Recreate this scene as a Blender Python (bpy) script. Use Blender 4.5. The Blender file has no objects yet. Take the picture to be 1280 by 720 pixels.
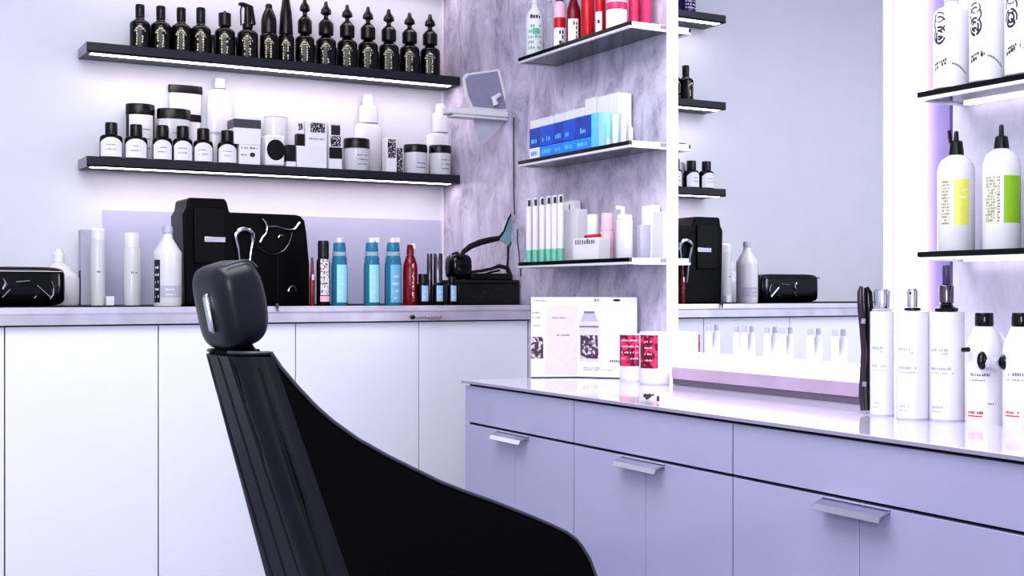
import bpy, math, random
from mathutils import Vector
PI = math.pi
C = bpy.context.scene.collection
SC = bpy.context.scene

# ------------------------------------------------------------------ camera model
EYE = 1.2
F = 1545.0
TH = math.atan(865.0 / F)
HZ = 366.0
CT, ST = math.cos(TH), math.sin(TH)

def dirs(px):
    u = px - 640.0
    return ST * F + CT * u, CT * F - ST * u          # world x and y of the sight line

def onY(px, Y):
    a, b = dirs(px)
    return Y * a / b, b / Y                            # x, pixels per metre

def onX(px, X):
    a, b = dirs(px)
    return X * b / a, a / X                            # y, pixels per metre

def zat(py, s):
    return EYE + (HZ - py) / s

# ------------------------------------------------------------------ room measures
W = 2.72                 # marble wall
B = 5.554                # back wall
SHF = 5.361              # front of the black shelves
CF = 4.694               # front of the back counter
CTOP = EYE - 0.052
VTOP = EYE - 0.325
VF = 2.10                # vanity front
VEND = 4.11
MIR = 2.66               # mirror plane
S_UP, S_LO, S_TOP = EYE + 1.048, EYE + 0.571, EYE + 1.526
GX = 2.523               # front of glass shelves
G_Z = [EYE + 0.972, EYE + 0.545, EYE + 0.126]

# ------------------------------------------------------------------ materials
def srgb(r, g, b):
    def f(c):
        c /= 255.0
        return c / 12.92 if c <= 0.04045 else ((c + 0.055) / 1.055) ** 2.4
    return (f(r), f(g), f(b), 1.0)

MATS = {}
def mat(name, rgb, rough=0.4, metal=0.0, trans=0.0, emit=0.0, spec=0.5, var=0.04, scale=40.0, bump=0.0, coat=0.0, ior=1.45, emit_rgb=None):
    m = bpy.data.materials.new(name)
    m.use_nodes = True
    nt = m.node_tree
    b = nt.nodes['Principled BSDF']
    col = srgb(*rgb)
    b.inputs['Roughness'].default_value = rough
    b.inputs['Metallic'].default_value = metal
    b.inputs['Transmission Weight'].default_value = trans
    b.inputs['Specular IOR Level'].default_value = spec
    b.inputs['Coat Weight'].default_value = coat
    b.inputs['IOR'].default_value = ior
    tc = nt.nodes.new('ShaderNodeTexCoord')
    nz = nt.nodes.new('ShaderNodeTexNoise')
    nz.inputs['Scale'].default_value = scale
    nz.inputs['Detail'].default_value = 3.0
    nt.links.new(tc.outputs['Object'], nz.inputs['Vector'])
    rp = nt.nodes.new('ShaderNodeValToRGB')
    lo = tuple(max(0.0, c * (1 - var)) for c in col[:3]) + (1,)
    hi = tuple(min(1.0, c * (1 + var)) for c in col[:3]) + (1,)
    rp.color_ramp.elements[0].color = lo
    rp.color_ramp.elements[1].color = hi
    rp.color_ramp.elements[0].position = 0.3
    rp.color_ramp.elements[1].position = 0.7
    nt.links.new(nz.outputs['Fac'], rp.inputs['Fac'])
    nt.links.new(rp.outputs['Color'], b.inputs['Base Color'])
    if bump:
        bp = nt.nodes.new('ShaderNodeBump')
        bp.inputs['Strength'].default_value = bump
        bp.inputs['Distance'].default_value = 0.002
        nt.links.new(nz.outputs['Fac'], bp.inputs['Height'])
        nt.links.new(bp.outputs['Normal'], b.inputs['Normal'])
    if emit:
        b.inputs['Emission Color'].default_value = srgb(*(emit_rgb or rgb))
        b.inputs['Emission Strength'].default_value = emit
    MATS[name] = m
    return m

def marble(nm, c0, c1, c2):
    m = mat(nm, (178, 172, 204), rough=0.32, spec=0.45)
    nt = m.node_tree
    b = nt.nodes['Principled BSDF']
    tc = nt.nodes.new('ShaderNodeTexCoord')
    mp = nt.nodes.new('ShaderNodeMapping')
    mp.inputs['Rotation'].default_value = (0.5, 0.3, 0.2)
    mp.inputs['Scale'].default_value = (1.6, 1.6, 0.9)
    nt.links.new(tc.outputs['Object'], mp.inputs['Vector'])
    n1 = nt.nodes.new('ShaderNodeTexNoise')
    n1.inputs['Scale'].default_value = 4.5
    n1.inputs['Detail'].default_value = 9
    n1.inputs['Roughness'].default_value = 0.72
    n1.inputs['Distortion'].default_value = 0.7
    nt.links.new(mp.outputs['Vector'], n1.inputs['Vector'])
    r1 = nt.nodes.new('ShaderNodeValToRGB')
    e = r1.color_ramp.elements
    e[0].position = 0.32; e[0].color = srgb(*c0)
    e[1].position = 0.66; e[1].color = srgb(*c2)
    k = e.new(0.48); k.color = srgb(*c1)
    nt.links.new(n1.outputs['Fac'], r1.inputs['Fac'])
    # thin cracks
    n2 = nt.nodes.new('ShaderNodeTexVoronoi')
    n2.feature = 'DISTANCE_TO_EDGE'
    n2.inputs['Scale'].default_value = 4.5
    mx = nt.nodes.new('ShaderNodeVectorMath'); mx.operation = 'ADD'
    sc = nt.nodes.new('ShaderNodeVectorMath'); sc.operation = 'SCALE'
    sc.inputs['Scale'].default_value = 0.6
    nt.links.new(n1.outputs['Color'], sc.inputs[0])
    nt.links.new(mp.outputs['Vector'], mx.inputs[0])
    nt.links.new(sc.outputs[0], mx.inputs[1])
    nt.links.new(mx.outputs[0], n2.inputs['Vector'])
    r2 = nt.nodes.new('ShaderNodeValToRGB')
    r2.color_ramp.elements[0].position = 0.0; r2.color_ramp.elements[0].color = (1, 1, 1, 1)
    r2.color_ramp.elements[1].position = 0.05; r2.color_ramp.elements[1].color = (0, 0, 0, 1)
    nt.links.new(n2.outputs['Distance'], r2.inputs['Fac'])
    ml = nt.nodes.new('ShaderNodeMath'); ml.operation = 'MULTIPLY'; ml.inputs[1].default_value = 0.25
    nt.links.new(r2.outputs['Color'], ml.inputs[0])
    mc = nt.nodes.new('ShaderNodeMix'); mc.data_type = 'RGBA'
    nt.links.new(ml.outputs[0], mc.inputs['Factor'])
    nt.links.new(r1.outputs['Color'], mc.inputs[6])
    mc.inputs[7].default_value = srgb(228, 224, 244)
    nt.links.new(mc.outputs[2], b.inputs['Base Color'])
    return m

def pattern_mat(name, c0, c1, scale=90.0, thr=0.5, rough=0.4):
    m = mat(name, c0, rough=rough)
    nt = m.node_tree
    for n in nt.nodes:
        if n.type == 'TEX_NOISE':
            n.inputs['Scale'].default_value = scale
            n.inputs['Detail'].default_value = 1.5
        if n.type == 'VALTORGB':
            n.color_ramp.interpolation = 'LINEAR'
            n.color_ramp.elements[0].position = thr - 0.03
            n.color_ramp.elements[1].position = thr + 0.03
            n.color_ramp.elements[0].color = srgb(*c0)
            n.color_ramp.elements[1].color = srgb(*c1)
    return m

wall_m = mat('wall_paint', (222, 224, 234), rough=0.55, var=0.015, scale=6)
lilac_m = mat('lilac_paint', (148, 134, 186), rough=0.5, var=0.02, scale=5)
ceil_m = mat('ceiling_paint', (235, 235, 242), rough=0.8, var=0.01)
floor_m = mat('floor_tile', (120, 118, 132), rough=0.35, var=0.08, scale=5)
shade_m = mat('wall_shade', (196, 196, 222), rough=0.3, var=0.02, scale=4)
marble_m = marble('marble', (146, 141, 164), (200, 194, 214), (234, 228, 244))
marble_lit = marble('lit_marble', (214, 210, 228), (226, 222, 238), (240, 238, 248))  # marble lightened to put the mirror light's glow into its colour
cab_m = mat('white_lacquer', (237, 238, 248), rough=0.16, var=0.01, scale=2, coat=0.2)
carc_m = mat('carcass_grey', (70, 70, 92), rough=0.6)
van_m = mat('lavender_lacquer', (166, 167, 196), rough=0.18, var=0.02, scale=2, coat=0.2)
gap_m = mat('shadow_gap', (26, 26, 44), rough=0.7)
vtop_m = mat('vanity_stone', (214, 210, 228), rough=0.12, var=0.02, scale=30, coat=0.3)
steel_m = mat('brushed_steel', (214, 210, 222), rough=0.3, metal=0.6, var=0.08, scale=12)
ctop_m = mat('black_counter', (10, 10, 13), rough=0.6, spec=0.1)
chrome_m = mat('chrome', (215, 215, 222), rough=0.12, metal=1.0, var=0.02)
chromed_m = mat('dark_chrome', (110, 104, 116), rough=0.15, metal=1.0, var=0.05)
shelf_m = mat('black_shelf', (34, 35, 46), rough=0.35, var=0.05)
led_m = mat('led_strip', (255, 250, 248), emit=11.0, emit_rgb=(255, 236, 238))
ledw_m = mat('led_panel', (255, 250, 255), emit=2.7, emit_rgb=(255, 246, 254))
mirror_m = mat('mirror_glass', (242, 243, 245), rough=0.0, metal=1.0, var=0.0)
blk = mat('black_plastic', (10, 10, 12), rough=0.3, var=0.1)
blkg = mat('black_gloss', (7, 7, 9), rough=0.12, var=0.1)
blkm = mat('black_rubber', (14, 14, 17), rough=0.6, var=0.1)
bottle_blk = mat('black_bottle_glass', (9, 10, 11), rough=0.25, var=0.2)
gold_m = pattern_mat('gold_script', (60, 58, 40), (236, 232, 196), 160, 0.42)
wht = mat('white_plastic', (245, 244, 249), rough=0.35, var=0.01)
whtg = mat('white_gloss', (224, 223, 229), rough=0.18, var=0.01)
pap = mat('white_label', (244, 242, 248), rough=0.5, var=0.02)
grey_m = mat('grey_print', (120, 116, 132), rough=0.5)
dgrey_m = mat('dark_print', (46, 44, 54), rough=0.5)
lgrey_m = mat('pale_grey', (188, 186, 204), rough=0.4)
leather = mat('black_leather', (22, 24, 31), rough=0.38, var=0.12, scale=120, bump=0.12, spec=0.45)
leather_shade = mat('shaded_leather', (5, 5, 6), rough=0.55, var=0.12, scale=120, bump=0.05, spec=0.12)  # same leather darkened, with the side's shade put into the colour
pipe_m = mat('seam_piping', (60, 60, 72), rough=0.3, spec=0.8)
seam_m = mat('stitched_seam', (5, 5, 7), rough=0.7)
glass_m = mat('shelf_glass', (36, 44, 48), rough=0.08, var=0.05)
trimw_m = mat('shelf_rail', (235, 235, 240), rough=0.25, metal=0.2)
clear_m = mat('clear_plastic', (238, 242, 248), rough=0.06, trans=0.9, ior=1.2, var=0.0)
frost_m = mat('frosted_plastic', (246, 244, 250), rough=0.3, trans=0.15, ior=1.2, var=0.0)
tealc_m = mat('teal_liquid', (196, 226, 236), rough=0.12, trans=0.35, ior=1.3, var=0.03)
teald_m = mat('teal_dark', (70, 156, 190), rough=0.1, trans=0.45, ior=1.3, var=0.05)
teall_m = mat('teal_label', (160, 230, 242), rough=0.35, var=0.04)
bluel_m = mat('pale_blue_label', (166, 200, 236), rough=0.4)
redb_m = mat('red_glass', (120, 18, 30), rough=0.12, var=0.15)
red_m = mat('red_plastic', (206, 18, 44), rough=0.3, var=0.05)
dred_m = mat('dark_red_plastic', (120, 8, 30), rough=0.3, var=0.1)
mag_m = mat('magenta_plastic', (222, 58, 110), rough=0.25, var=0.06)
pink_m = mat('pink_plastic', (248, 196, 212), rough=0.35)
redpat_m = pattern_mat('crimson_pattern', (104, 8, 40), (226, 44, 100), 45, 0.52, 0.3)
darkpat_m = pattern_mat('printed_dark', (40, 34, 44), (226, 218, 226), 130, 0.56, 0.5)
photo_m = pattern_mat('printed_photo', (74, 56, 70), (212, 196, 206), 70, 0.56, 0.5)
blue_m = mat('blue_card', (10, 84, 206), rough=0.3, var=0.12, scale=25)
blue_n = mat('deep_blue_card', (16, 68, 178), rough=0.3, var=0.15, scale=25)
blueb_m = mat('bright_blue_card', (40, 140, 240), rough=0.3, var=0.15, scale=25)
cyan_m = mat('cyan_card', (110, 206, 240), rough=0.3, var=0.08)
green_m = mat('lime_label', (142, 190, 40), rough=0.35, var=0.03)
yel_m = mat('pale_yellow_label', (222, 222, 110), rough=0.35, var=0.04)
olive_m = mat('olive_print', (150, 156, 70), rough=0.5)
mint_m = mat('mint_liquid', (132, 218, 188), rough=0.2, trans=0.2, var=0.05)
purple_m = mat('purple_plastic', (64, 22, 120), rough=0.25)
redtxt_m = mat('red_print', (200, 40, 44), rough=0.5)
greentxt_m = mat('green_print', (110, 190, 160), rough=0.5)
panelg_m = mat('grey_screen', (146, 143, 166), rough=0.15)
visor_m = mat('clear_visor', (150, 190, 196), rough=0.1, trans=0.4, ior=1.2, var=0.03)

# ------------------------------------------------------------------ mesh builder
class MB:
    def __init__(s):
        s.v, s.f = [], []
    def add(s, vs, fs):
        o = len(s.v)
        s.v += [tuple(p) for p in vs]
        s.f += [tuple(i + o for i in q) for q in fs]
        return s
    def box(s, x0, x1, y0, y1, z0, z1, rot=0.0, piv=None):
        vs = [(x, y, z) for z in (z0, z1) for x, y in ((x0, y0), (x1, y0), (x1, y1), (x0, y1))]
        if rot:
            cx, cy = piv or ((x0 + x1) / 2, (y0 + y1) / 2)
            c, d = math.cos(rot), math.sin(rot)
            vs = [(cx + (x - cx) * c - (y - cy) * d, cy + (x - cx) * d + (y - cy) * c, z) for x, y, z in vs]
        return s.add(vs, [(3, 2, 1, 0), (4, 5, 6, 7), (0, 1, 5, 4), (1, 2, 6, 5), (2, 3, 7, 6), (3, 0, 4, 7)])
    def lathe(s, prof, n=28, cx=0, cy=0, sx=1.0, sy=1.0, rot=0.0):
        vs, fs = [], []
        c, d = math.cos(rot), math.sin(rot)
        for r, z in prof:
            for i in range(n):
                a = 2 * PI * i / n
                x, y = r * math.cos(a) * sx, r * math.sin(a) * sy
                vs.append((cx + x * c - y * d, cy + x * d + y * c, z))
        for k in range(len(prof) - 1):
            for i in range(n):
                j = (i + 1) % n
                fs.append((k * n + i, k * n + j, (k + 1) * n + j, (k + 1) * n + i))
        fs.append(tuple(reversed(range(n))))
        t = (len(prof) - 1) * n
        fs.append(tuple(range(t, t + n)))
        return s.add(vs, fs)
    def patch(s, r, a0, a1, z0, z1, n=10, sx=1.0, sy=1.0, rise=0.0):
        """curved label on a round body; rise arches its top edge"""
        vs, fs = [], []
        for i in range(n + 1):
            t = i / n
            a = a0 + (a1 - a0) * t
            x, y = r * math.cos(a) * sx, r * math.sin(a) * sy
            zt = z1 - rise * (2 * t - 1) ** 2
            vs += [(x, y, z0), (x, y, zt)]
        for i in range(n):
            fs.append((2 * i, 2 * i + 2, 2 * i + 3, 2 * i + 1))
        return s.add(vs, fs)
    def glyphs(s, r, a0, a1, z, h, rng, sx=1.0, sy=1.0, slope=0.0):
        """a line of small printed strokes round a body"""
        a = a0
        st = h * 0.75 / r
        while a < a1:
            w = st * rng.uniform(0.45, 0.9)
            if rng.random() > 0.14:
                zz = z + slope * (a - a0)
                s.patch(r, a, min(a + w, a1), zz, zz + h * rng.uniform(0.65, 1.0), 2, sx, sy)
            a += st
        return s
    def glyphs_flat(s, p, ex, ez, length, h, rng):
        """strokes on a flat face: p start, ex along, ez up"""
        t = 0.0
        p, ex, ez = Vector(p), Vector(ex), Vector(ez)
        while t < length:
            w = h * rng.uniform(0.35, 0.7)
            if rng.random() > 0.14:
                a = p + ex * t
                b = p + ex * min(t + w, length)
                hh = ez * h * rng.uniform(0.65, 1.0)
                s.add([a, b, b + hh, a + hh], [(0, 1, 2, 3)])
            t += h * 0.8
        return s
    def quad(s, a, b, c, d):
        return s.add([a, b, c, d], [(0, 1, 2, 3)])
    def tube(s, pts, r, n=8):
        pts = [Vector(p) for p in pts]
        rs = r if isinstance(r, (list, tuple)) else [r] * len(pts)
        vs, fs = [], []
        prev = None
        for i, p in enumerate(pts):
            t = (pts[min(i + 1, len(pts) - 1)] - pts[max(i - 1, 0)]).normalized()
            if prev is None:
                up = Vector((0, 0, 1)) if abs(t.z) < 0.9 else Vector((1, 0, 0))
                u = t.cross(up).normalized()
            else:
                u = (prev - t * prev.dot(t)).normalized()
            prev = u
            w = t.cross(u)
            for k in range(n):
                a = 2 * PI * k / n
                vs.append(p + (u * math.cos(a) + w * math.sin(a)) * rs[i])
        for i in range(len(pts) - 1):
            for k in range(n):
                j = (k + 1) % n
                fs.append((i * n + k, i * n + j, (i + 1) * n + j, (i + 1) * n + k))
        fs.append(tuple(reversed(range(n))))
        fs.append(tuple(range((len(pts) - 1) * n, len(pts) * n)))
        return s.add(vs, fs)
    def prism(s, poly, d0, d1, axis='y'):
        """polygon in (x,z) pushed along y, or in (y,z) along x, or (x,y) along z"""
        n = len(poly)
        def mk(a, b, d):
            return (a, d, b) if axis == 'y' else ((d, a, b) if axis == 'x' else (a, b, d))
        vs = [mk(a, b, d0) for a, b in poly] + [mk(a, b, d1) for a, b in poly]
        fs = [tuple(range(n)), tuple(reversed(range(n, 2 * n)))]
        for i in range(n):
            j = (i + 1) % n
            fs.append((i, i + n, j + n, j))
        return s.add(vs, fs)
    def ell(s, c, r, n=18, m=10, e=1.0):
        """rounded lump: superellipsoid, e<1 is boxier"""
        vs, fs = [], []
        def p(v):
            return math.copysign(abs(v) ** e, v)
        for k in range(m + 1):
            ph = -PI / 2 + PI * k / m
            for i in range(n):
                a = 2 * PI * i / n
                vs.append((c[0] + r[0] * p(math.cos(ph)) * p(math.cos(a)), c[1] + r[1] * p(math.cos(ph)) * p(math.sin(a)), c[2] + r[2] * p(math.sin(ph))))
        for k in range(m):
            for i in range(n):
                j = (i + 1) % n
                fs.append((k * n + i, k * n + j, (k + 1) * n + j, (k + 1) * n + i))
        return s.add(vs, fs)
    def build(s, name, material, parent=None, bevel=0.0, smooth=True, angle=35, subsurf=0, segs=2):
        me = bpy.data.meshes.new(name)
        me.from_pydata(s.v, [], s.f)
        me.materials.append(material)
        me.update()
        if smooth:
            me.polygons.foreach_set('use_smooth', [True] * len(me.polygons))
            me.set_sharp_from_angle(angle=math.radians(angle))
        o = bpy.data.objects.new(name, me)
        C.objects.link(o)
        if parent:
            o.parent = parent
        if bevel:
            b = o.modifiers.new('bevel', 'BEVEL')
            b.width = bevel; b.segments = segs; b.limit_method = 'ANGLE'
            b.angle_limit = math.radians(40)
        if subsurf:
            q = o.modifiers.new('subsurf', 'SUBSURF')
            q.levels = q.render_levels = subsurf
        return o

def tag(o, label, cat, group=None):
    o['label'] = label; o['category'] = cat
    if group: o['group'] = group
    return o

def thing(name, label, cat, loc=(0, 0, 0), rz=0.0, group=None):
    o = bpy.data.objects.new(name, None)
    o.empty_display_size = 0.05
    C.objects.link(o)
    o.location = loc; o.rotation_euler = (0, 0, rz)
    return tag(o, label, cat, group)

def struct(o):
    o['kind'] = 'structure'
    return o

def dup(root, loc, label, group=None, rz=None):
    r = root.copy(); C.objects.link(r)
    r.location = loc
    if rz is not None: r.rotation_euler = (0, 0, rz)
    r['label'] = label
    if group: r['group'] = group
    for ch in list(root.children):
        c = ch.copy(); C.objects.link(c); c.parent = r
        for g in list(ch.children):
            d = g.copy(); C.objects.link(d); d.parent = c
    return r

def face(x, y):
    return math.atan2(-y, -x)            # bearing towards the middle of the room

ORD = ['first', 'second', 'third', 'fourth', 'fifth', 'sixth', 'seventh', 'eighth', 'ninth', 'tenth', 'eleventh']

# ------------------------------------------------------------------ room shell
XL, YN, ZC = -1.7, -1.9, 3.4
struct(MB().box(XL, W + 0.1, YN, B + 0.1, -0.05, 0).build('floor', floor_m))
struct(MB().box(XL, W + 0.1, YN, B + 0.1, ZC, ZC + 0.05).build('ceiling', ceil_m))
struct(MB().box(XL - 0.1, XL, YN, B + 0.1, 0, ZC).build('wall_left', wall_m))
struct(MB().box(XL - 0.1, W + 0.1, YN - 0.1, YN, 0, ZC).build('wall_front', wall_m))
struct(MB().box(XL, W + 0.1, B, B + 0.1, 0, ZC).build('wall_back', wall_m))
struct(MB().box(W, W + 0.1, YN, B, 0, ZC).build('wall_right', lilac_m))
Ymar0 = onX(836, W)[0]                       # near end of far marble panel
Ymar1 = onX(1190, W - 0.01)[0]               # far end of near marble panel
struct(MB().box(W - 0.008, W, Ymar0, B - 0.001, 0, ZC).build('trim_1', marble_m, smooth=False))
struct(MB().box(W - 0.012, W, YN, Ymar1, 0, ZC).build('trim_2', marble_lit, smooth=False))
struct(MB().box(W - 0.014, W - 0.0121, Ymar1 - 0.004, Ymar1 + 0.004, 0, ZC).build('trim_3', mat('edge_strip', (96, 84, 128), rough=0.3), smooth=False))
# tinted sheet between counter and lower shelf, painting shade below the shelf light
xs0 = onY(128, B)[0]
struct(MB().box(xs0, W - 0.009, B - 0.006, B, CTOP, EYE + 0.36).build('trim_4', shade_m, smooth=False))
# thin corner bead
struct(MB().box(W - 0.016, W - 0.008, B - 0.012, B, 0, ZC).build('trim_5', wht, smooth=False))

# ------------------------------------------------------------------ back cabinets + counter
seam = [CF * (0.5795 - 0.1145 * k) for k in range(9)]
names_cab = ['beside the marble wall', 'second from the marble wall', 'third from the marble wall, behind the chair arm',
             'behind the chair back and headrest', 'at the left edge of the photo, left of the chair']
for k in range(8):
    x1, x0 = seam[k] - (0.012 if k == 0 else 0), seam[k + 1]
    lab = 'tall glossy white handleless cupboard ' + names_cab[k] if k < 5 else 'glossy white handleless cupboard seen only in the mirror, under the dark counter'
    t = thing('base_cabinet', lab, 'cabinet', ((x0 + x1) / 2, CF, 0), group='white handleless cupboards along the back wall')
    h = (x1 - x0) / 2
    MB().box(-h, h, 0.021, B - CF - 0.01, 0.0, CTOP - 0.066).build('carcass', carc_m, t)
    MB().box(-h + 0.0022, h - 0.0022, 0, 0.020, 0.06, CTOP - 0.07).build('door', cab_m, t, bevel=0.0012)
    MB().box(-h, h, 0.05, 0.06, 0.0, 0.055).build('plinth', gap_m, t)
t = thing('back_counter', 'long dark counter with a brushed steel front edge along the back wall', 'counter', (0, CF, CTOP))
MB().box(seam[8], W - 0.01, -0.02, B - CF - 0.007, -0.012, 0).build('worktop', ctop_m, t)
# steel edge: upper flat, a groove, a lower lip
e = MB()
e.prism([(-0.024, -0.064), (-0.024, -0.030), (-0.019, -0.026), (-0.024, -0.022), (-0.022, -0.0005), (-0.0, -0.0005), (0.0, -0.064)], seam[8], W - 0.012, 'x')
e.build('steel_edge', steel_m, t, smooth=False)

# ------------------------------------------------------------------ black shelves on the back wall
XS0 = onY(107.5, SHF)[0]
def black_shelf(z, label):
    t = thing('wall_shelf', label, 'shelf', ((XS0 + W) / 2, B, z), group='black shelves on the back wall')
    h = (W - 0.010 - XS0) / 2
    d = B - SHF
    p = MB()
    # thick board with a recess for the light on its underside
    p.prism([(-d, 0), (-d, -0.036), (-d + 0.008, -0.042), (-0.001, -0.042), (-0.001, 0)], -h, h, 'x')
    p.build('shelf_board', shelf_m, t, bevel=0.001, smooth=False)
    MB().box(-h + 0.02, h - 0.04, -d + 0.022, -d + 0.062, -0.0432, -0.0422).build('led_strip', led_m, t, smooth=False)
    MB().box(-h - 0.003, -h, -d, -0.001, -0.042, 0).build('end_cap', chromed_m, t)
    return t
black_shelf(S_UP, 'upper black wall shelf with underside light strip holding the black bottles')
black_shelf(S_LO, 'lower black wall shelf with underside light strip holding white jars')
black_shelf(S_TOP, 'black wall shelf above the others, glimpsed only in the mirror')

# ------------------------------------------------------------------ glass shelves
def glass_shelf(y0, y1, z, label, lit=False):
    t = thing('glass_shelf', label, 'shelf', (W - 0.012, (y0 + y1) / 2, z), group='dark glass shelves on the marble')
    h = (y1 - y0) / 2
    d = W - 0.012 - GX
    MB().box(-d + 0.006, -0.001, -h + 0.006, h - 0.006, -0.018, 0).build('glass_plate', glass_m, t, smooth=False)
    MB().box(-d, -d + 0.005, -h, h, -0.014, 0.0).build('front_edge', blkg, t, bevel=0.001)
    MB().box(-d, -d + 0.010, -h, h, -0.024, -0.0145).build('front_rail', trimw_m, t, bevel=0.0015)
    for s_ in (-1, 1):
        MB().box(-d + 0.011, -0.001, s_ * h - 0.003, s_ * h + 0.003, -0.024, 0.0).build('end_rail', trimw_m, t, bevel=0.001)
        MB().box(-0.05, -0.001, s_ * (h + 0.0035) - 0.003, s_ * (h + 0.0035) + 0.003, -0.016, -0.002).build('clip', chromed_m, t, bevel=0.001)
    if lit:
        MB().box(-0.030, -0.014, -h + 0.02, h - 0.02, -0.024, -0.0185).build('led_strip', glow_s, t, smooth=False)  # glowing strip added to brighten the marble and bottles below
    return t
glow_s = mat('added_glow', (255, 250, 255), emit=2.8, emit_rgb=(250, 244, 255))
GY0, GY1 = 3.648, 4.455
glass_shelf(GY0, GY1, G_Z[0], 'far column top glass shelf carrying the red and clear bottles')
glass_shelf(GY0, GY1, G_Z[1], 'far column middle glass shelf carrying the blue cartons')
glass_shelf(GY0, GY1, G_Z[2], 'far column bottom glass shelf carrying pale tubes and pink jars')
HY0, HY1 = 1.56, 2.322
glass_shelf(HY0, HY1, EYE + 0.528, 'near column upper glass shelf carrying large white printed bottles', True)
glass_shelf(HY0, HY1, EYE + 0.108, 'near column lower glass shelf carrying the yellow and green labelled bottles', True)

# ------------------------------------------------------------------ vanity
def vy(px): return onX(px, VF)[0]
edges = [VEND, vy(717), vy(915.8), onX(1284, VF)[0], onX(1284, VF)[0] - 0.88]
vlab = ['lavender vanity unit at the far end, with a drawer over two doors', 'middle lavender vanity unit with a drawer over two doors',
        'widest near lavender vanity unit under the white spray bottles', 'lavender vanity unit beyond the right edge of the photo']
zt = VTOP - 0.0115
zgap = EYE - 0.4825
for k in range(4):
    y1, y0 = edges[k], edges[k + 1]
    t = thing('vanity_unit', vlab[k], 'cabinet', (VF, (y0 + y1) / 2, 0), group='lavender units under the mirror')
    h = (y1 - y0) / 2
    MB().box(0.021, W - VF - 0.015, -h, h, 0.0, zt - 0.004).build('carcass', gap_m, t)
    dr = MB().box(0, 0.020, -h + 0.003, h - 0.003, zgap + 0.004, zt - 0.008).build('drawer', van_m, t, bevel=0.0012)
    mid = 0.0
    for s_ in (-1, 1):
        a, b = (mid + 0.0012, h - 0.003) if s_ > 0 else (-h + 0.003, mid - 0.0012)
        dobj = MB().box(0, 0.020, a, b, 0.08, zgap - 0.004).build('door', van_m, t, bevel=0.001)
        if s_ > 0:
            # lip pull: flat flange over the door edge, a sloped lip, a lower return
            hp = MB()
            hw = 0.105
            hz = zgap - 0.006
            yo = 0.01
            hp.prism([(0.0, hz), (-0.034, hz - 0.012), (-0.040, hz - 0.026), (-0.037, hz - 0.028), (-0.031, hz - 0.0155), (0.0, hz - 0.004)], yo - hw, yo + hw, 'y')
            hp.prism([(0.0, hz), (0.0, hz - 0.012), (-0.003, hz - 0.012), (-0.003, hz)], yo - hw, yo + hw, 'y')
            hp.build('handle', chrome_m, dobj, smooth=False)
    MB().box(0.06, 0.07, -h, h, 0.0, 0.078).build('plinth', gap_m, t)
ct = MB().box(VF - 0.012, W - 0.014, edges[4], VEND + 0.006, VTOP - 0.0105, VTOP).build('vanity_countertop', vtop_m, bevel=0.002)
MB().box(VF - 0.0128, VF - 0.0121, edges[4], VEND + 0.006, VTOP - 0.0105, VTOP - 0.0015).build('edge_band', mat('edge_grey', (150, 146, 170), rough=0.3), ct, smooth=False)
tag(ct, 'long pale glossy vanity countertop with thin edge below the mirror', 'countertop')

# ------------------------------------------------------------------ mirror with lights
YM1, YM0 = onX(847.5, MIR)[0], onX(1103, MIR)[0]
ZL0, ZL1, ZL2 = VTOP + 0.0, VTOP + 0.064, VTOP + 0.116
t = thing('lit_mirror', 'large wall mirror with white light strips at both sides and bottom', 'mirror', (W, (YM0 + YM1) / 2, VTOP))
hm = (YM1 - YM0) / 2
MB().box(MIR - W, -0.002, -hm, hm, ZL2 - VTOP, 2.6 - VTOP).build('mirror_glass', mirror_m, t, smooth=False)
MB().box(MIR - W - 0.001, MIR - W + 0.03, -hm - 0.006, -hm - 0.0005, ZL2 - VTOP, 2.6 - VTOP).build('edge_trim', steel_m, t, smooth=False)
sw = onX(834, W - 0.012)[0] - YM1
MB().box(-0.045, -0.013, hm + 0.001, hm + 0.085, 0.001, 2.6 - VTOP).build('light_strip', ledw_m, t, smooth=False)
yr = onX(1157, W - 0.020)[0] - (YM0 + YM1) / 2
MB().box(-0.020, -0.013, yr, -hm - 0.007, 0.001, 2.6 - VTOP).build('light_strip', ledw_m, t, smooth=False)
MB().box(-0.086, -0.012, -hm, hm, ZL1 - VTOP + 0.0005, ZL2 - VTOP - 0.0005).build('light_strip', ledw_m, t, smooth=False)
lg = MB()
lg.box(-0.090, -0.012, -hm, hm, 0.022, ZL1 - VTOP)
lg.build('ledge', mat('rosy_steel', (206, 184, 206), rough=0.3, metal=0.6, var=0.08, scale=8), t, smooth=False)
MB().box(-0.084, -0.012, -hm, hm, 0.0005, 0.0215).build('plinth', mat('ledge_shadow', (122, 110, 128), rough=0.4, metal=0.5), t, smooth=False)  # dark strip paints the shadow and reflection under the ledge

# clear vials along the lit ledge
rng = random.Random(3)
vt = None
for i, px in enumerate((886, 921, 930, 959, 978, 1013, 1044)):
    y, s_ = onX(px, MIR - 0.016)
    lab = 'small frosted clear vial with grey cap standing on the lit mirror ledge'
    loc = (MIR - 0.0165, y, ZL2 + 0.0)
    if vt is None:
        vt = thing('vial', lab, 'vial', loc, group='clear vials along the mirror ledge')
        MB().lathe([(0.010, 0), (0.0115, 0.004), (0.0115, 0.068), (0.007, 0.076), (0.007, 0.080)], 16).build('body', frost_m, vt)
        MB().lathe([(0.008, 0.0805), (0.008, 0.098), (0.006, 0.100)], 14).build('cap', lgrey_m, vt)
    else:
        dup(vt, loc, lab)

# ------------------------------------------------------------------ generic containers (local coords, base at 0)
def rng_for(*a): return random.Random(str(a))

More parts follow.
